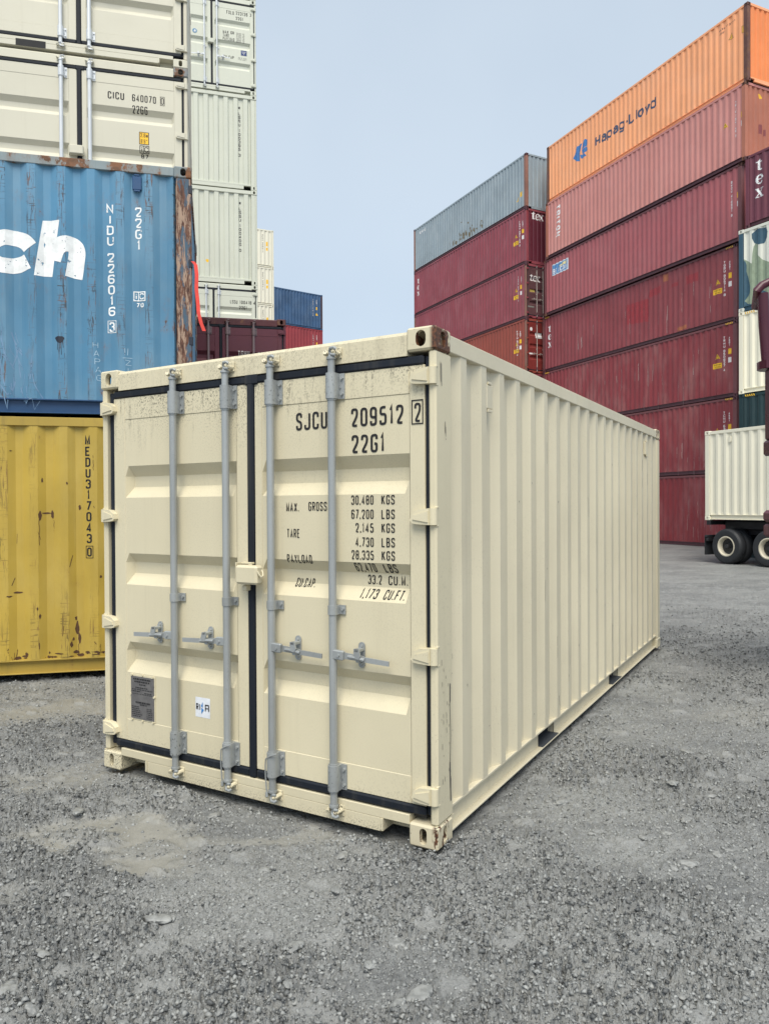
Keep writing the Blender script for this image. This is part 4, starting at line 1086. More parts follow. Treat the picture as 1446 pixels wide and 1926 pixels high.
# red strap hanging from the post
def f_strap(b):
    pts = [(0.004,4.235),(.035,4.20),(.045,4.10),(.040,3.95),(.055,3.80),(.06,3.70),(.085,3.60),(.115,3.52)]
    a = R(13.0); vs = []; fs = []
    for k, (x, z) in enumerate(pts):
        wv = .018; tw = .10*math.sin(k*.8)
        for d in (-wv, wv):
            lx, ly = x+d, -.03-.01*k*.2+d*tw
            vs.append((-1.970+lx*math.cos(a)-ly*math.sin(a), 7.646+lx*math.sin(a)+ly*math.cos(a), z))
            vs.append((-1.970+lx*math.cos(a)-(ly+.004)*math.sin(a), 7.646+lx*math.sin(a)+(ly+.004)*math.cos(a), z))
    for k in range(len(pts)-1):
        o = 4*k
        fs += [(o, o+2, o+6, o+4), (o+1, o+5, o+7, o+3), (o, o+4, o+5, o+1), (o+2, o+3, o+7, o+6)]
    b.add(vs, fs)
M['strap'] = flat('red_webbing', (.72,.06,.045), .7)
st = link('strap', cached('strap', f_strap), M['strap']); st['label'] = 'bright red strap dangling from the rusted corner post of the blue container'; st['category'] = 'strap'

# ================================================================== cream double door stack behind the blue one
M['ivory'] = paint('ivory_paint', (.585,.565,.465), var=.03, streak=.12, streak_col=(.33,.29,.22), rough=.45, bump=.015)
M['ivory_post'] = paint('ivory_post_paint', (.57,.535,.43), var=.04, streak=.30, streak_col=(.40,.30,.20), rough=.5)
new_m = dict(body=M['ivory'], post=M['ivory_post'], gasket=M['gasket'], rod=M['galv_new'], bracket=M['galv_new'], rods=[-.150, .150])
SXC = 1.193
(cx, cy), ca = from_right_corner(-2.687, 10.266, 13.5, W20*SXC)
def ch_black(txts):
    pass
def cream_stack(k, lab, mats=None, front='door4'):
    return container('shipping_container', W20, 2.991, H20, (cx, cy, k*H20), ca, mats or new_m, lab, 'cream containers behind the blue one', front=front, sx=SXC)
cream_stack(0, 'cream container at the foot of the stack hidden behind the yellow one')
cream_stack(1, 'cream container second in the stack hidden behind the blue one')
cm = dict(new_m); cm['casting_special'] = {(1,1,True): M['rust_rail']}
C2 = cream_stack(2, 'cream container marked 640070 with two lock rods, just above the blue one', cm)
C3 = cream_stack(3, 'cream container cut by the top left edge, on the one marked 640070')
p = Print(); p.text('CICU', .338, .515, 2.066, .098, .013); p.text('640070', .601, .862, 2.066, .095, .013); p.text('22GG', .602, .768, 1.917, .093, .013); p.glyph('0', .917, 2.066, .032, .088, .0085); p.frame(.911, .955, 2.052, 2.168, .005)
p.frame(.682, .781, 1.381, 1.471, .007); p.line([(.720,1.381),(.720,1.471)], .006); p.glyph('i', .690, 1.392, .024, .064, .008); p.glyph('C', .730, 1.392, .042, .064, .008); p.text('87', .692, .772, 1.322, .048, .008)
put(C2, 'front', p, M['black'])
p = Print(); p.rect(.678, .778, 1.494, 1.655); put(C2, 'front', p, M['yellow_print'], 'height_sticker')
p = Print(); p.frame(.678, .778, 1.494, 1.655, .007, 1); p.text('2,6m', .688, .770, 1.588, .054, .006, lift=1); p.text("8'6\"", .692, .766, 1.506, .054, .006, lift=1); put(C2, 'front', p, M['black'])
def f_box2(b): b.box(-.060, .085, -.085, -.010, 1.235, 1.350, .008); b.box(-.072, -.066, -.04, DOOR_Y, 1.240, 1.355)
for c in (C2, C3): link('lock_box', cached('lock_box2', f_box2), M['ivory'], c['door1'])
def f_pocket_shade(b): b.box(-.615, -.308, .0055, .0078, .028, .118)
link('pocket_shade', cached('pocket_shade', f_pocket_shade), M['painted_dark'], C3['root'])  # thin dark plate on the sill paints the shade of a pocket opening

# ================================================================== tall grey white stack
M['pale'] = paint('pale_grey_paint', (.58,.60,.515), var=.03, streak=.14, streak_col=(.42,.42,.36), rough=.45, bump=.015)
pale_m = dict(body=M['pale'], gasket=M['gasket'], rod=M['galv_new'], bracket=M['galv_new'], rods=[-.160, .170])
(dx, dy), da = from_right_corner(-3.442, 20.314, 15.28, W20)
GD = 'pale grey containers in the tall stack'
def pale(k, lab, front): return container('shipping_container', W20, L20, H20, (dx, dy, k*H20), da, pale_m, lab, GD, front=front)
pale(0, 'pale container at the foot of the tall stack, behind the maroon doors', 'end'); pale(1, 'pale container second in the tall stack, behind the maroon doors', 'end')
D2 = pale(2, 'pale container with doors marked 100418, right above the maroon doors', 'door4')
D3 = pale(3, 'pale container with ribbed end and a yellow dot, above the doors marked 100418', 'end')
D4 = pale(4, 'pale container with ribbed end, under the doors marked 223126', 'end')
D5 = pale(5, 'pale container with doors marked 223126 and a blue sticker', 'door4')
D6 = pale(6, 'pale container at the top of the tall stack, cut by the top edge', 'door4')
p = Print(); p.text('LSSU', .475, .672, 2.061, .093, .0165); p.text('100418', .728, 1.045, 2.063, .093, .0165); p.text('4', 1.100, 1.150, 2.063, .090, .0165); p.text('22G1', .716, .925, 1.923, .085, .0165); put(D2, 'front', p, M['black'])
p = Print(); p.text('FXLU', .433, .631, 2.125, .100, .0165); p.text('223126', .679, .996, 2.140, .092, .0165); p.text('3', 1.055, 1.098, 2.150, .085, .0165); p.text('22G1', .678, .877, 2.001, .085, .0165)
for s, a1, b in (('MAX GR', .633, 1.590), ('TARE', .503, 1.500), ('PAYLOAD', .639, 1.410)): p.text(s, .332, a1, b, .082, .0145)
p.text('CU CAP', .342, .622, .925, .080, .0145); put(D5, 'front', p, M['black'])
p = Print()
for k, (s, u) in enumerate((('30480', 'KG'), ('67200', 'LB'), ('2180', 'KG'), ('4810', 'LB'), ('28300', 'KG'), ('62390', 'LB'))): p.text(s, .690, .82, 1.622-k*.045, .036, .006); p.text(u, .850, .905, 1.622-k*.045, .036, .006)
p.text('33.2 CUM', .735, .960, .965, .034, .006); p.text('1172 CUFT', .735, .965, .920, .034, .006); put(D5, 'front', p, M['grey_print'])
p = Print(); p.rect(.809, .967, 1.055, 1.195); put(D5, 'front', p, flat('navy_sticker', (.02,.05,.17), .4), 'sticker')
p = Print()
for k in range(3): p.rect(.835+.02*k, .94-.02*k, 1.150-.035*k, 1.160-.035*k, 1)
put(D5, 'front', p, M['white_far'])
p = Print(); p.poly([(-.406+.062*math.cos(R(k*20)), 1.536+.058*math.sin(R(k*20))) for k in range(18)]); put(D5, 'front', p, flat('round_blue_sticker', (.12,.26,.42), .4), 'sticker')
p = Print(); p.poly([(-.43,1.52),(-.40,1.575),(-.375,1.53),(-.40,1.50)], 1); put(D5, 'front', p, M['white_far'], 'emblem')
for c in (D2, D5, D6): link('lock_box', cached('lock_box2', f_box2), M['pale'], c['door1'])
for c, s in ((D4, '# LSSU 100395 3'), (D3, '# LSSU 100406 0')):
    p = Print(); p.column(s, .758, 2.275, .885, .062, .0165, .82); put(c, 'front', p, M['black_worn'])
p = Print(); splat(-.124, .583, .05, .05, 13); put(D3, 'front', p, M['yellow_print'], 'paint_dot')

# ================================================================== maroon doors behind the beige container
M['tgh'] = paint('dark_maroon_paint', (.105,.019,.034), var=.12, streak=.15, streak_col=(.04,.015,.02), rust=.10, rough=.42, bump=.03)
M['tgh_rail'] = paint('rusty_maroon_rail', (.085,.02,.026), var=.2, rust=.45, rough=.6)
M['tgh_rod'] = paint('maroon_grey_rod', (.19,.14,.15), var=.15, streak=.3, rust=.2, rough=.5)
t_m = dict(body=M['tgh'], rail=M['tgh_rail'], casting=M['tgh_rail'], header=M['tgh_rail'], gasket=M['gasket'], rod=M['tgh_rod'], bracket=M['tgh_rod'], rods=[-.620, -.185, .150, .625])
(tx, ty), ta = from_right_corner(-1.814, 13.761, 11.93, W20)
container('shipping_container', W20, L20, H20, (tx, ty, 0), ta, t_m, 'dark maroon container hidden behind the beige one, under the maroon doors', 'dark maroon pair', front='door4')
T1 = container('shipping_container', W20, L20, H20, (tx, ty, H20), ta, t_m, 'dark maroon container with doors showing just over the beige roof edge', 'dark maroon pair', front='door4')
p = Print(); p.text('TGHU', .341, .551, 1.892, .090, .014); p.text('938412', .700, 1.02, 1.880, .090, .014); put(T1, 'front', p, M['white_far'])

# ================================================================== far stacks on the left of the sky gap
M['farcream'] = paint('far_cream_paint', (.74,.72,.60), var=.03, streak=.06, rough=.5)
fc_m = dict(body=M['farcream'])
(fx, fy), ft = side_to_camera(-7.526, 51.052, 25.86, W20, L20)
for k in range(8):
    lab = {7: 'topmost cream container of the small distant stack', 6: 'second cream container from the top of the small distant stack', 5: 'cream container of the distant stack just above the maroon doors'}.get(k, 'cream container low in the distant stack, hidden by nearer ones')
    c = container('shipping_container', W20, L20, H20, (fx, fy, k*H20), ft, fc_m, lab, 'cream containers far behind', front='end')
    if k >= 5:
        p = Print(); p.column('SEGU 229417', L20-.78, 2.25, .95, .075, .02); put(c, 'right', p, M['grey_print'])
        p = Print(); p.rect(L20-.54, L20-.42, 1.45, 1.75); p.rect(L20-.54, L20-.42, 1.15, 1.35); put(c, 'right', p, M['yellow_print'], 'sticker')
M['farblue'] = paint('far_blue_paint', (.032,.085,.185), var=.2, streak=.25, streak_col=(.10,.16,.25), fade=.3, fade_col=(.13,.2,.3), rough=.5)
M['farred'] = paint('far_red_paint', (.28,.035,.045), var=.12, streak=.12, streak_col=(.33,.08,.09), rough=.5)
M['farpost'] = paint('far_dark_post', (.06,.03,.035), var=.2, rough=.6)
fb_m = dict(body=M['farblue'], post=M['farpost'], rail=M['farblue']); fr_m = dict(body=M['farred'], post=M['farred'])
(gx, gy), gt = side_to_camera(-4.985, 60.802, 35.01, W20, L20)
z = 19.05
for k in range(7):
    h = HC if k < 4 else (19.05-4*HC)/3
    z -= h
    if k == 0: lab, mm = 'distant dark blue container on a red one against the sky', fb_m
    elif k == 1: lab, mm = 'distant red container under the dark blue one', fr_m
    else: lab, mm = 'distant red container lower in the far stack, hidden by nearer ones', fr_m
    c = container('shipping_container', W20, L20, h, (gx, gy, max(0, z)), gt, mm, lab, 'far stack under the blue container', front='end')
    if k < 2:
        p = Print(); p.column('TRHU 449120', L20-.88, 2.45, 1.05, .07, .02); p.column('45G1', L20-.55, 2.45, 1.95, .07, .02)
        if k == 0: p.rect(.05, .35, 1.2, 1.75)
        put(c, 'right', p, M['white_far'])
        p = Print(); p.rect(L20-.60, L20-.50, 1.6, 1.85); p.poly([(L20-.68,1.15),(L20-.44,1.15),(L20-.56,1.38)]); put(c, 'right', p, M['yellow_print'], 'sticker')

# ================================================================== wall of forty foot containers at the right
def hazard(P, face, L, H):
    p = Print()
    s = 1 if face == 'right' else -1
    for a0 in (.20, L-.55):
        for k in range(5): a = a0+k*.07; p.poly([(s*a,H-.095),(s*(a+.035),H-.095),(s*(a+.055),H-.030),(s*(a+.020),H-.030)][::s])
    par = P['side1' if s > 0 else 'side-1']
    p.build('warning_stripe', M['yellow_print'], par, (lambda a, z, l: Vector((-.007+l, a, z))) if s > 0 else (lambda a, z, l: Vector((-.007+l, -a, z))))
def e_marks(P, n, col1, col2, c, tri=True, rect=True, sub=True):
    """number columns and stickers near the near end of a left wall; coordinates y from the near end"""
    p = Print(); p.column(n, -col1, 2.38, 1.02 if len(n) > 9 else 1.2, .072, .018); 
    if col2: p.column('45G1', -col2, 2.32, 1.96, .06, .017); p.rect(-col2-.07, -col2+.07, 1.34, 1.54) 
    put(P, 'left', p, c)
    p = Print()
    if tri: p.poly([(-.915,1.765),(-1.045,1.575),(-.815,1.575)])
    if rect: p.rect(-1.14, -.735, 1.200, 1.405)
    if sub and col2: p.rect(-col2-.07, -col2+.07, 1.66, 1.87)
    if tri or rect or (sub and col2): put(P, 'left', p, M['yellow_print'], 'caution_sticker')
    p = Print()
    if rect: p.text('CAUTION', -1.10, -.78, 1.315, .06, .012, lift=1); p.text("9'6\" HIGH", -1.08, -.80, 1.225, .055, .010, lift=1)
    if tri: p.line([(-.915,1.72),(-1.005,1.595),(-.855,1.595)], .012, True, 1); p.line([(-.918,1.68),(-.918,1.63)], .014, lift=1)
    if tri or rect: put(P, 'left', p, M['black'])
M['orange'] = paint('faded_orange_paint', (.92,.40,.19), var=.06, streak=.20, streak_col=(.60,.34,.22), rust=.10, rough=.55, fade=.20, fade_col=(.80,.48,.33))
M['orange_end'] = paint('orange_end_paint', (.80,.25,.08), var=.08, streak=.3, streak_col=(.4,.12,.05), rust=.16, rough=.55)
M['brown_post'] = paint('rust_brown_post', (.13,.055,.045), var=.2, rust=.62, rough=.7, streak=.3)
M['triton'] = paint('bleached_pink_paint', (.57,.238,.212), var=.06, streak=.22, streak_col=(.72,.40,.37), rough=.55, fade=.20, fade_col=(.66,.36,.33), rust=.06)
M['triton_end'] = paint('bleached_brown_end', (.42,.15,.095), var=.1, streak=.3, rust=.12, rough=.55)
M['red_a'] = paint('faded_maroon_a', (.37,.100,.112), var=.07, streak=.22, streak_col=(.40,.17,.17), rough=.5, fade=.22, fade_col=(.40,.18,.18), rust=.05)
M['red_b'] = paint('faded_maroon_b', (.25,.048,.057), var=.10, streak=.25, streak_col=(.12,.03,.035), rough=.5, fade=.22, fade_col=(.33,.13,.14), rust=.08)
M['red_c'] = paint('maroon_c', (.245,.036,.045), var=.09, streak=.2, streak_col=(.12,.02,.03), rough=.45, fade=.30, fade_col=(.42,.26,.24))
M['red_d'] = paint('maroon_d', (.215,.027,.035), var=.09, streak=.2, streak_col=(.10,.02,.025), rough=.45, fade=.28, fade_col=(.40,.22,.22))
M['red_rail'] = paint('maroon_rail', (.17,.055,.060), var=.15, streak=.3, rust=.15, rough=.5)
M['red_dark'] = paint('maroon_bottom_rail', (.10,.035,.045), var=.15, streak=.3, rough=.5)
GE = 'wall of forty foot containers'
specs = [ # tier, shift along the row, shift outwards, materials, label
 (6, -.169, .06, dict(body=M['orange'], end=M['orange_end'], post=M['brown_post'], rail=M['orange'], bottom_rail=M['orange'], casting=M['brown_post']), 'faded orange forty foot container on the very top of the right hand wall'),
 (5, -.10, .026, dict(body=M['triton'], end=M['triton_end'], post=M['triton_end'], rail=M['triton'], bottom_rail=M['red_dark'], casting=M['brown_post']), 'bleached pink container directly under the orange one, white letters at its far end'),
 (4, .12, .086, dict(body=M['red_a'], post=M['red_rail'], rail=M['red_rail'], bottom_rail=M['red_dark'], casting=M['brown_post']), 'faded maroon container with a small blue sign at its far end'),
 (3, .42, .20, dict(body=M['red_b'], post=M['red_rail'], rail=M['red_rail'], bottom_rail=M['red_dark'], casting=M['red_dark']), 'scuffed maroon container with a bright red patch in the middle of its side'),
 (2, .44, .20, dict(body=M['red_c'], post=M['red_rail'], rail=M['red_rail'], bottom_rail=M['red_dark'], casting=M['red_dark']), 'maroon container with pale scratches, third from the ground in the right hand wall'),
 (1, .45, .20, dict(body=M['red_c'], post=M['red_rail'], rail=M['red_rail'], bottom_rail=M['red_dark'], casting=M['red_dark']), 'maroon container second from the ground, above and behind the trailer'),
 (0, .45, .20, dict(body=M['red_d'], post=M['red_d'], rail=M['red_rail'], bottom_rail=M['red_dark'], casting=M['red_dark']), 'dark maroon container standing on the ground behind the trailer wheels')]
ea = R(24.07); E_ = {}
for k, t, n, mm, lab in specs:
    x = 13.371+math.cos(ea)*n-math.sin(ea)*t; y = 27.515+math.sin(ea)*n+math.cos(ea)*t
    (ex, ey), _ = left_near(x, y, 24.07, W20)
    E_[k] = container('shipping_container', W20, L40, HC, (ex, ey, k*HC), ea, mm, lab, GE, front='end')
# orange: name and emblem
M['navy'] = flat('navy_print', (.055,.075,.14), .6, wear=.2); M['emblem_blue'] = flat('blue_print', (.055,.19,.47), .6, wear=.15)
p = Print()
tw = [('H', 8.44, 8.08), ('a', 8.03, 7.69), ('p', 7.64, 7.28), ('a', 7.23, 6.90), ('g', 6.85, 6.48), ('-', 6.44, 6.25), ('L', 6.21, 5.84), ('l', 5.80, 5.68), ('o', 5.65, 5.29), ('y', 5.26, 4.93), ('d', 4.92, 4.58)]
for ch, y0, y1 in tw: p.glyph(ch, -y0, 1.275, y0-y1, .48, .092)
put(E_[6], 'left', p, M['navy'])
p = Print(); p.depth = 1
lg = lambda q: p.poly([(-a, b) for a, b in q])
lg([(9.78,1.885),(9.42,1.895),(9.50,1.62),(9.62,1.42),(9.54,1.09),(9.83,1.19),(10.06,1.42),(9.98,1.56)])
lg([(9.36,1.90),(9.185,2.00),(8.99,1.87),(9.09,1.62),(9.24,1.62),(9.44,1.62)]); lg([(9.44,1.60),(9.09,1.60),(8.99,1.40),(9.22,1.36),(9.40,1.36)]); lg([(9.40,1.34),(9.22,1.34),(9.12,1.165),(9.45,1.155),(9.56,1.38)])
put(E_[6], 'left', p, M['emblem_blue'], 'emblem')
p = Print(); p.poly([(-.739,2.17),(-.861,1.955),(-.645,1.925)]); p.rect(-.285, -.085, 1.88, 2.14); put(E_[6], 'left', p, flat('faded_yellow_sticker', (.75,.40,.06), .6), 'caution_sticker')
p = Print(); p.line([(-.739,2.17),(-.861,1.955),(-.645,1.925)], .014, True, 1); p.frame(-.285, -.085, 1.88, 2.14, .012); p.text('HLXU', -1.31, -1.05, 2.50, .08, .016); p.text('115211', -.98, -.57, 2.50, .08, .016); p.text('45G1', -1.30, -1.05, 2.36, .07, .015); put(E_[6], 'left', p, flat('worn_dark_print', (.16,.07,.06), .6, wear=.3))
e_marks(E_[5], 'TRIU 794146 5', .465, .17, M['white_far'], rect=False)
p = Print(); p.turned('TRITON', -11.36, 2.50, .90, .33, .075); put(E_[5], 'left', p, M['white_far'])
p = Print(); p.poly([(-.74,2.58),(-.74,2.30),(-.92,2.30)]) if False else None
pe = Print(); pe.poly([(.724-W20/2,2.605),(.93-W20/2,2.42),(.76-W20/2,2.40)]); put(E_[5], 'front', pe, M['yellow_print'], 'caution_sticker')
pe = Print(); pe.rect(.739-W20/2, .93-W20/2, 1.10, 1.446); pe.rect(.99-W20/2, 1.08-W20/2, 1.06, 1.30); put(E_[5], 'front', pe, flat('dull_red_patch', (.22,.05,.055), .6), 'paint_patch')
e_marks(E_[4], 'BMOU 418991 9', .489, .18, M['white_far'], tri=False, rect=False)
M['sign_blue'] = flat('blue_sign', (.10,.26,.52), .5, wear=.1); 
p = Print(); p.rect(-11.57, -10.25, 1.93, 2.50); so_ = put(E_[4], 'left', p, flat('white_sign_edge', (.62,.70,.76), .5), 'sign_panel')
p = Print(); p.rect(-11.52, -10.30, 1.98, 2.45, 1); put(E_[4], 'left', p, M['sign_blue'], 'sign_field')
p = Print(); p.poly([(-11.05,2.27),(-10.36,2.27),(-10.36,2.42),(-10.60,2.40)], 2); put(E_[4], 'left', p, flat('pale_yellow_print', (.75,.66,.35), .5), 'emblem')
p = Print(); p.text('BEACON', -11.46, -10.36, 2.02, .23, .05, lift=2); put(E_[4], 'left', p, M['white_far'])
for k, n in ((3, 'TGBU 905714 8'), (2, 'TRHU 850627 4'), (1, 'TCNU 631945 0')):
    e_marks(E_[k], n, .60, .355, M['white_far']); hazard(E_[k], 'left', L40, HC)
p = Print(); tex_glyphs(p, -11.74, 2.04, .36, True, .40); put(E_[3], 'left', p, M['white_far'])
p = Print(); tex_glyphs(p, -11.74, 2.04, .36, True, .40); put(E_[2], 'left', p, M['white_far'])
p = Print(); p.poly([(-5.94,2.02),(-5.1,2.0),(-4.60,1.98),(-4.60,.98),(-5.94,1.14)]); p.poly([(-4.5,2.3),(-3.9,2.35),(-3.9,2.05),(-4.6,1.98)]); p.rect(-2.5, -1.9, 2.0, 2.35); p.rect(-3.3, -2.9, 2.1, 2.25)
put(E_[3], 'left', p, flat('fresh_red_patch', (.30,.03,.04), .5, wear=.6), 'paint_patch')
p = Print(); p.poly([(-3.0,.34),(-2.50,.38),(-2.50,.22),(-2.98,.20)]); p.rect(-3.74, -3.45, 2.45, 2.74); put(E_[3], 'left', p, flat('rust_orange_patch', (.40,.13,.06), .6, wear=.4), 'rust_patch')
M['scratch'] = flat('pale_scratch', (.55,.45,.42), .7, wear=.6)
for k, sd0 in ((3, 1), (2, 2), (1, 3), (0, 4)):
    random.seed(40+sd0); p = Print()
    for i in range(26):
        y = .47+PITCH*random.randint(2, 38)+random.uniform(-.06,.06); z0 = random.uniform(.6, 2.2); l = random.uniform(.15, .9)
        pts = [(-y+random.uniform(-.012,.012), z0-l*j/6) for j in range(7)]
        p.line(pts, random.uniform(.006, .022), lift=random.random())
    put(E_[k], 'left', p, M['scratch'], 'scratch')

# ================================================================== second row beyond it
M['steel_blue'] = paint('dull_blue_grey_paint', (.275,.335,.375), var=.10, streak=.30, streak_col=(.40,.45,.47), rust=.12, rough=.5, fade=.3, fade_col=(.46,.51,.53))
M['mar_a'] = paint('maroon_gloss_a', (.26,.050,.066), var=.10, streak=.22, streak_col=(.36,.14,.17), rough=.4, fade=.2, fade_col=(.42,.22,.25))
M['mar_b'] = paint('brown_red_paint', (.29,.062,.042), var=.10, streak=.25, streak_col=(.18,.04,.03), rough=.5, rust=.12)
M['mar_end'] = paint('deep_maroon_end', (.11,.016,.030), var=.12, streak=.2, rough=.45)
M['mar_door'] = paint('grimy_maroon_door', (.10,.040,.045), var=.25, streak=.5, streak_col=(.03,.022,.022), rough=.6)
M['red_door'] = paint('bright_red_door', (.20,.026,.022), var=.15, streak=.4, streak_col=(.04,.018,.016), rough=.55)
M['tan_post'] = paint('worn_tan_post', (.26,.12,.09), var=.2, rust=.45, rough=.65)
GF = 'second row of forty foot containers'
fa = R(26.69); (px, py), _ = left_near(7.54, 38.977, 26.69, W20); F_ = {}
rod_m = dict(gasket=M['gasket'], rod=flat('weathered_rod', (.42,.36,.33), .5), rods=[-.56, -.15, .15, .56]); rod_m['bracket'] = M['mar_door']
fspecs = [(6, dict(body=M['steel_blue'], post=M['tan_post'], casting=M['red_dark'], bottom_rail=M['red_dark']), 'end', 'dull blue grey container with rusty corner on top of the second row'),
 (5, dict(body=M['mar_a'], end=M['mar_end'], post=M['mar_a'], bottom_rail=M['red_dark'], casting=M['red_dark']), 'end', 'maroon container directly under the blue grey one, solid ribbed near end'),
 (4, dict(body=M['mar_a'], door=M['mar_door'], post=M['tan_post'], bottom_rail=M['red_dark'], casting=M['red_dark'], **rod_m), 'door4', 'maroon container with grimy doors, third from the top of the second row'),
 (3, dict(body=M['mar_b'], door=M['red_door'], post=M['tan_post'], bottom_rail=M['red_dark'], casting=M['red_dark'], **rod_m), 'door4', 'brownish red container with a white sheet on its door, fourth from the top')]
for k in (2, 1, 0): fspecs.append((k, dict(body=M['mar_a'], bottom_rail=M['red_dark']), 'end', 'maroon container low in the second row, hidden by the beige roof'))
for k, mm, fr, lab in fspecs:
    F_[k] = container('shipping_container', W20, L40, HC, (px, py, k*HC), fa, mm, lab, GF, front=fr)
for k, c1, n in ((5, .60, 'TGHU 684150 2'), (4, .775, 'TGHU 931226 7'), (3, .85, 'FCIU 870451 4')):
    e_marks(F_[k], n, c1, c1-.27, M['white_far'])
p = Print(); p.rect(-.56, -.36, .75, 1.0); p.poly([(-.62,.80),(-.88,.60),(-.68,.60)]); p.rect(-.17,-.08,.5,.62); put(F_[6], 'left', p, M['yellow_print'], 'caution_sticker')
p = Print(); tex_glyphs(p, -11.75, 2.05, .36, True, .40); put(F_[5], 'left', p, M['white_far'])
p = Print(); p.text('CHC', -11.4, -10.6, 2.36, .18, .04); put(F_[6], 'left', p, M['white_far'])
random.seed(77); p = Print()
for i in range(40): splat(-(5.6+random.gauss(0, .9)), .35+abs(random.gauss(0, .35)), random.uniform(.02,.10), random.uniform(.04,.22), lift=random.random())
put(F_[6], 'left', p, flat('brown_stain', (.16,.13,.08), .7, wear=.6), 'rust_patch')
p = Print(); tex_glyphs(p, .36-W20/2, 2.36, .42, False, .26); put(F_[5], 'front', p, M['white_far'])
p = Print(); tex_glyphs(p, 1.42-W20/2-.08, 1.98, .40, False, .25); 
P4 = F_[4]
p2 = Print(); tex_glyphs(p2, .22-W20/2, 1.98, .38, False, .22)
p2.build('lettering', M['white_far'], P4['door-1'], P4['fmap'], P4['fa'], P4['fb'])
p2 = Print(); p2.rect(.13-W20/2, .58-W20/2, 1.42, 1.54); p2.build('sticker', flat('dull_yellow_sheet', (.50,.38,.10), .6), P4['door-1'], P4['fmap'], P4['fa'], P4['fb'])
p2 = Print(); p2.rect(.72-W20/2, .87-W20/2, 1.42, 1.52); p2.rect(.10-W20/2, .50-W20/2, .58, .66); p2.build('sticker', M['grey_print'], P4['door-1'], P4['fmap'], P4['fa'], P4['fb'])
P3 = F_[3]
p2 = Print(); p2.rect(.60-W20/2, 1.02-W20/2, 1.88, 2.17); p2.poly([(.31-W20/2+.085*math.cos(R(q*24)), 2.34+.10*math.sin(R(q*24))) for q in range(15)]); p2.rect(.17-W20/2, .42-W20/2, 1.00, 1.08)
p2.build('sticker', M['white_far'], P3['door-1'], P3['fmap'], P3['fa'], P3['fb'])

# ================================================================== nearer stack at the right edge
M['camo_white'] = paint('off_white_camouflage', (.70,.71,.63), var=.03, streak=.05, rough=.5)
M['camo_sage'] = flat('sage_camouflage', (.265,.330,.235), .55); M['camo_teal'] = flat('teal_camouflage', (.038,.098,.145), .5)
M['teal_paint'] = paint('teal_paint', (.038,.098,.145), var=.06, streak=.05, rough=.45)
M['bright_cream'] = paint('bright_cream_paint', (.86,.825,.675), var=.03, streak=.05, streak_col=(.5,.45,.33), rough=.45)
M['green_black'] = paint('dark_green_paint', (.012,.036,.043), var=.1, streak=.1, rough=.4)
M['tex_mar'] = paint('purple_maroon_paint', (.145,.034,.055), var=.1, streak=.15, streak_col=(.2,.07,.09), rough=.45)
GG = 'containers stacked beside the trailer'
(qx, qy), qa = left_far(11.27, 23.50, 30, W20, L20)
mats_g = [(3, dict(body=M['camo_white'], post=M['teal_paint'], bottom_rail=M['teal_paint']), 'camouflage painted container in white, sage and teal at the right edge'),
          (2, dict(body=M['bright_cream']), 'clean cream container under the camouflage one'),
          (1, dict(body=M['green_black']), 'dark green container under the clean cream one'),
          (0, dict(body=M['green_black']), 'dark green container on the ground behind the trailer load')]
G_ = {}
for k, mm, lab in mats_g:
    G_[k] = container('shipping_container', W20, L20, H20, (qx, qy, k*H20), qa, mm, lab, GG, front='end')
    if k in (1, 2): hazard(G_[k], 'left', L20, H20)
LL = L20
cm_ = lambda d: -(LL-d)     # d = metres from the far (left) end
p = Print(); p.poly([(cm_(.17),1.66),(cm_(.45),1.44),(cm_(.47),1.75),(cm_(.50),1.95),(cm_(.58),2.10),(cm_(.66),2.02),(cm_(.64),1.66),(cm_(.80),1.46),(cm_(1.0),1.34),(cm_(1.4),1.22),(cm_(2.4),1.5),(cm_(3.3),.9),(cm_(3.0),.17),(cm_(.17),.17)]); put(G_[3], 'left', p, M['camo_sage'], 'camouflage_patch')
p = Print(); p.poly([(cm_(.17),1.60),(cm_(.22),1.58),(cm_(.255),1.45),(cm_(.25),1.25),(cm_(.33),.98),(cm_(.40),.75),(cm_(.39),.55),(cm_(.25),.40),(cm_(.20),.33),(cm_(.30),.22),(cm_(.45),.18),(cm_(.52),.34),(cm_(.62),.52),(cm_(.80),.52),(cm_(1.0),.40),(cm_(1.0),.17),(cm_(.17),.17)], 1)
p.poly([(cm_(.45),2.36),(cm_(.46),2.22),(cm_(.52),2.06),(cm_(.66),1.97),(cm_(.84),1.96),(cm_(.95),2.10),(cm_(.97),2.28),(cm_(.93),2.42),(cm_(.60),2.47)], 2)
p.poly([(cm_(1.6),2.3),(cm_(2.3),2.4),(cm_(2.6),2.0),(cm_(2.0),1.7)], 2); put(G_[3], 'left', p, M['camo_teal'], 'camouflage_patch')
(ux, uy), ua = left_far(13.014, 26.624, 28.5, W20, L20)
GX = 'maroon stack at the end of the wall'
for k in range(4):
    container('shipping_container', W20, L20, HC, (ux, uy, k*HC), ua, dict(body=M['tex_mar'], bottom_rail=M['red_dark']), 'maroon container hidden behind the camouflage stack', GX, front='end')
TX = container('shipping_container', W20, L20, H20, (ux, uy, 4*HC), ua, dict(body=M['tex_mar'], bottom_rail=M['red_dark'], post=M['tex_mar'], casting=M['red_dark']), 'purple maroon container with big white stacked letters above the camouflage one', GX, front='end')
p = Print(); tex_glyphs(p, -(LL-.40), 1.90, .42, True, .47); put(TX, 'left', p, M['white_print'])

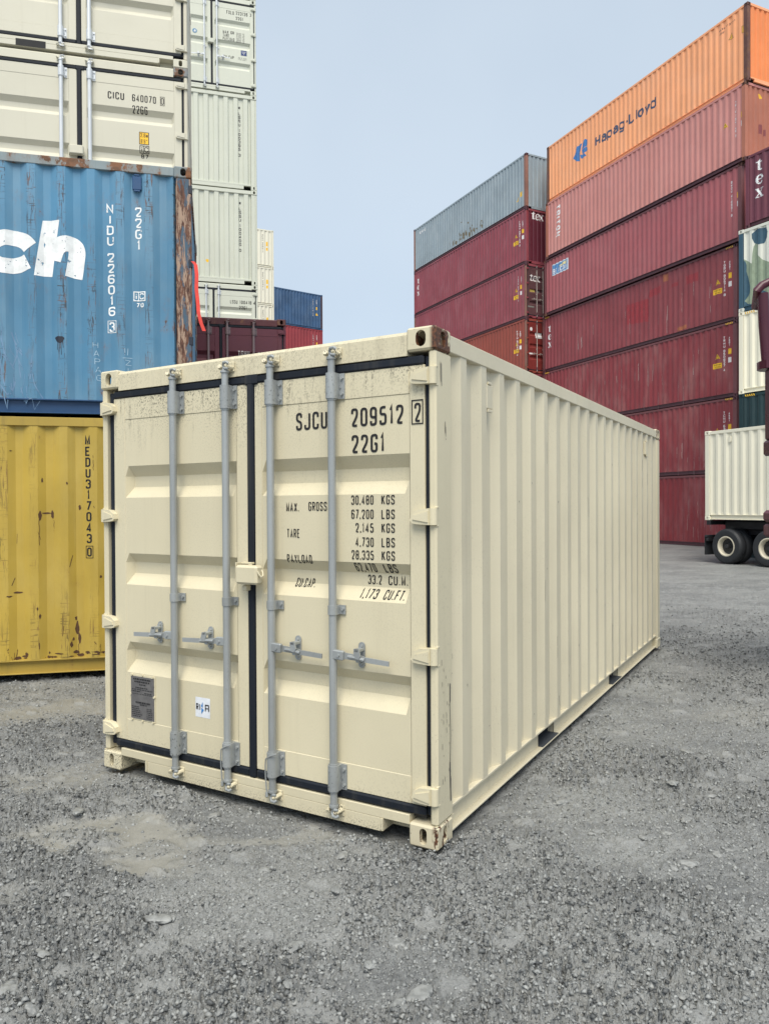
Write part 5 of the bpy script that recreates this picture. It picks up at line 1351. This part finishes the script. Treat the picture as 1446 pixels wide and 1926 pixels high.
# ================================================================== trailer with its cream load
(rx, ry), ra = left_far(9.373, 21.618, 24.41, W20, L20)
TZ = 1.235
TR = container('shipping_container', W20, L20, H20, (rx, ry, TZ), ra, dict(body=M['bright_cream']), 'bright cream container riding on the trailer with dark wheels', None, front='end', pockets=True, vents=((-1, L20-.86, 2.30),))
tr = empty('container_trailer', (rx, ry, 0), ra, 'black container trailer with cream rimmed twin wheels under the cream load', 'trailer')
M['chassis'] = paint('black_chassis_paint', (.018,.018,.022), var=.2, rough=.5); M['rubber'] = paint('tyre_rubber', (.022,.024,.028), var=.2, streak=0, rough=.65, bump=.05)
M['rim'] = paint('cream_rim_paint', (.62,.57,.45), var=.1, streak=.3, rust=.12, rough=.5); M['hub'] = flat('dark_hub', (.03,.03,.032), .5)
hw = W20/2
def f_frame(b):
    for s_ in (-1, 1):
        b.prism([(L20-.02,1.232),(L20-.02,1.10),(L20-.55,1.02),(L20-.75,.82),(.6,.82),(.2,1.0),(.2,1.232)], s_*.42, s_*.55, lambda y, z, x: (x, y, z))
        b.box(s_*.56, s_*1.20, L20-.18, L20-.04, 1.10, 1.232, .01); b.box(s_*.56, s_*1.20, .04, .18, 1.10, 1.232, .01)
        b.box(s_*.551, s_*.68, L20-2.55, L20-.25, .98, 1.20, .01)
    for y in (.4, 1.5, 2.6, 3.7, 4.9): b.box(-.419, .419, y, y+.1, .95, 1.10, .01)
    b.box(-1.2, 1.2, L20-.10, L20-.02, .62, .72, .008)
link('frame', cached('trailer_frame', f_frame), M['chassis'], tr)
def tyre_lathe(b, x0, x1, sgn):
    prof = [(.285,.02),(.30,.0),(.40,-.015),(.455,-.005),(.492,.03),(.505,.07),(.505,.19),(.492,.225),(.455,.255),(.40,.265),(.30,.25),(.285,.23)]
    b.lathe(prof, lambda p_, q_, h: (sgn*(x0-h), p_, q_), 40)
def f_tyre(b):
    tyre_lathe(b, 1.20, 0, -1)
    tyre_lathe(b, .90, 0, -1)
    for k in range(40):
        t = 2*math.pi*k/40; y, z = .506*math.cos(t), .506*math.sin(t)
def f_rimm(b): b.lathe([(.225,.13),(.245,.02),(.262,-.005),(.290,.0),(.292,.025),(.262,.03),(.25,.12)], lambda p_, q_, h: (-(1.20-h), p_, q_), 36)
def f_hub(b):
    b.lathe([(.0,.02),(.05,.02),(.06,.05),(.07,.13),(.13,.14),(.225,.13)], lambda p_, q_, h: (-(1.20-h), p_, q_), 24)
    for k in range(10): t = 2*math.pi*k/10; b.cyl((-1.07,.13*math.cos(t),.13*math.sin(t)), (-1.095,.13*math.cos(t),.13*math.sin(t)), .014, 6)
    b.cyl((-1.0,0,0), (-.3,0,0), .06, 10)
for d in (.72, 2.07, ):
    for s_ in (1, -1):
        wl = link('wheel', cached('wheel', f_rimm), M['rim'], tr, (0, L20-d, .497), scale=(s_, 1, 1))
        link('tyre', cached('tyre', f_tyre), M['rubber'], wl); link('hub', cached('hub', f_hub), M['hub'], wl)
    def f_axle(b): b.cyl((-1.0,0,0), (1.0,0,0), .065, 12); [b.box(s_*.48-.05, s_*.48+.05, -.30, .30, .06, .20, .01) for s_ in (-1, 1)]
    link('axle', cached('axle', f_axle), M['chassis'], tr, (0, L20-d, .497))
def f_flap(b): b.box(-1.20, -.62, L20+.015, L20+.03, .22, .78, .004); b.box(-1.20, -.62, L20-.04, L20+.014, .74, .80, .004)
link('mud_flap', cached('mud_flap', f_flap), M['rubber'], tr); link('mud_flap', cached('mud_flap', f_flap), M['rubber'], tr, scale=(-1,1,1))
def f_leg(b): b.box(-.09, .09, -.09, .09, .06, .95, .01); b.box(-.15, .15, -.15, .15, -.02, .06, .01)
for s_ in (-1, 1): link('leg', cached('landing_leg', f_leg), M['chassis'], tr, (s_*.49, .9, 0))
def f_lamp(b):
    b.cyl((-1.0,L20-.02,.68), (-1.0,L20+.012,.68), .045, 12)
for x in (0, .12): link('tail_lamp', cached('tail_lamp', f_lamp), flat('red_lens', (.35,.02,.02), .3), tr, (x, -.0, .0))

# ================================================================== dark red machine cut by the right edge
mm_ = empty('yard_machine', (4.15, 7.0, 0), 0, 'dark red yard machine with a tubular guard rail, cut by the right edge', 'machine')
M['mach'] = paint('dark_red_machine_paint', (.062,.008,.020), var=.12, streak=.12, streak_col=(.12,.06,.07), rough=.32, bump=.01)
M['mach_box'] = paint('dusty_red_paint', (.10,.03,.045), var=.2, streak=.5, streak_col=(.22,.16,.17), rough=.6)
ox, oy = 4.15, 7.0
def f_guard(b):
    b.tube([(4.9-ox,.0,3.86),(3.68-ox,.0,3.82),(3.58-ox,.0,3.77),(3.535-ox,.0,3.725),(3.56-ox,.05,3.70),(3.66-ox,.3,3.66),(4.9-ox,.5,3.55)], .040, 12)
    b.tube([(3.600-ox,.02,3.70),(3.612-ox,.02,3.4),(3.635-ox,.01,3.03)], .050, 14)
    b.tube([(4.3-ox,.02,3.70),(4.3-ox,.02,3.03)], .045, 12)
link('guard_rail', cached('guard_rail', f_guard), M['mach'], mm_)
def f_step(b):
    b.prism([(3.57-ox,-.10),(3.545-ox,-.03),(3.56-ox,.06),(3.62-ox,.12),(5.2-ox,.30),(5.2-ox,-.30),(3.66-ox,-.14)], 2.975, 3.05, lambda x, y, z: (x, y, z))
link('platform', cached('platform', f_step), M['mach'], mm_)
def f_mast(b):
    b.box(3.598-ox, 3.90-ox, -.18, .0, 2.30, 2.974, .02); b.box(3.585-ox, 3.95-ox, -.20, .005, 2.155, 2.30, .02)
    b.box(3.9505-ox, 6.2-ox, -.19, .0, 2.156, 2.60, .02)
link('boom', cached('boom', f_mast), M['mach'], mm_)
def f_bodym(b):
    b.box(4.75-ox, 7.4-ox, -.4, 1.2, .55, 1.39, .05); b.box(4.8-ox, 7.4-ox, -.35, 1.1, 1.391, 2.154, .06)
link('body', cached('machine_body', f_bodym), M['mach'], mm_)
def f_bump(b): b.box(3.574-ox, 4.9-ox, -.26, .0, 1.53, 1.645, .03); b.box(3.580-ox, 4.9-ox, -.25, -.005, 1.395, 1.515, .02)
link('step_box', cached('step_box', f_bump), M['mach_box'], mm_)
def f_mwheel(b):
    b.lathe([(.0,-.02),(.2,-.02),(.25,.03),(.30,.0),(.48,-.02),(.55,.03),(.56,.10),(.56,.28),(.53,.34),(.3,.36),(.0,.36)], lambda p_, q_, h: (p_, h-.5, q_+.56), 32)
for x in (1.5, 2.65):
    for yy, s_ in ((0, 1), (.85, -1)): link('wheel', cached('machine_wheel', f_mwheel), M['rubber'], mm_, (x, yy, 0), scale=(1, s_, 1))
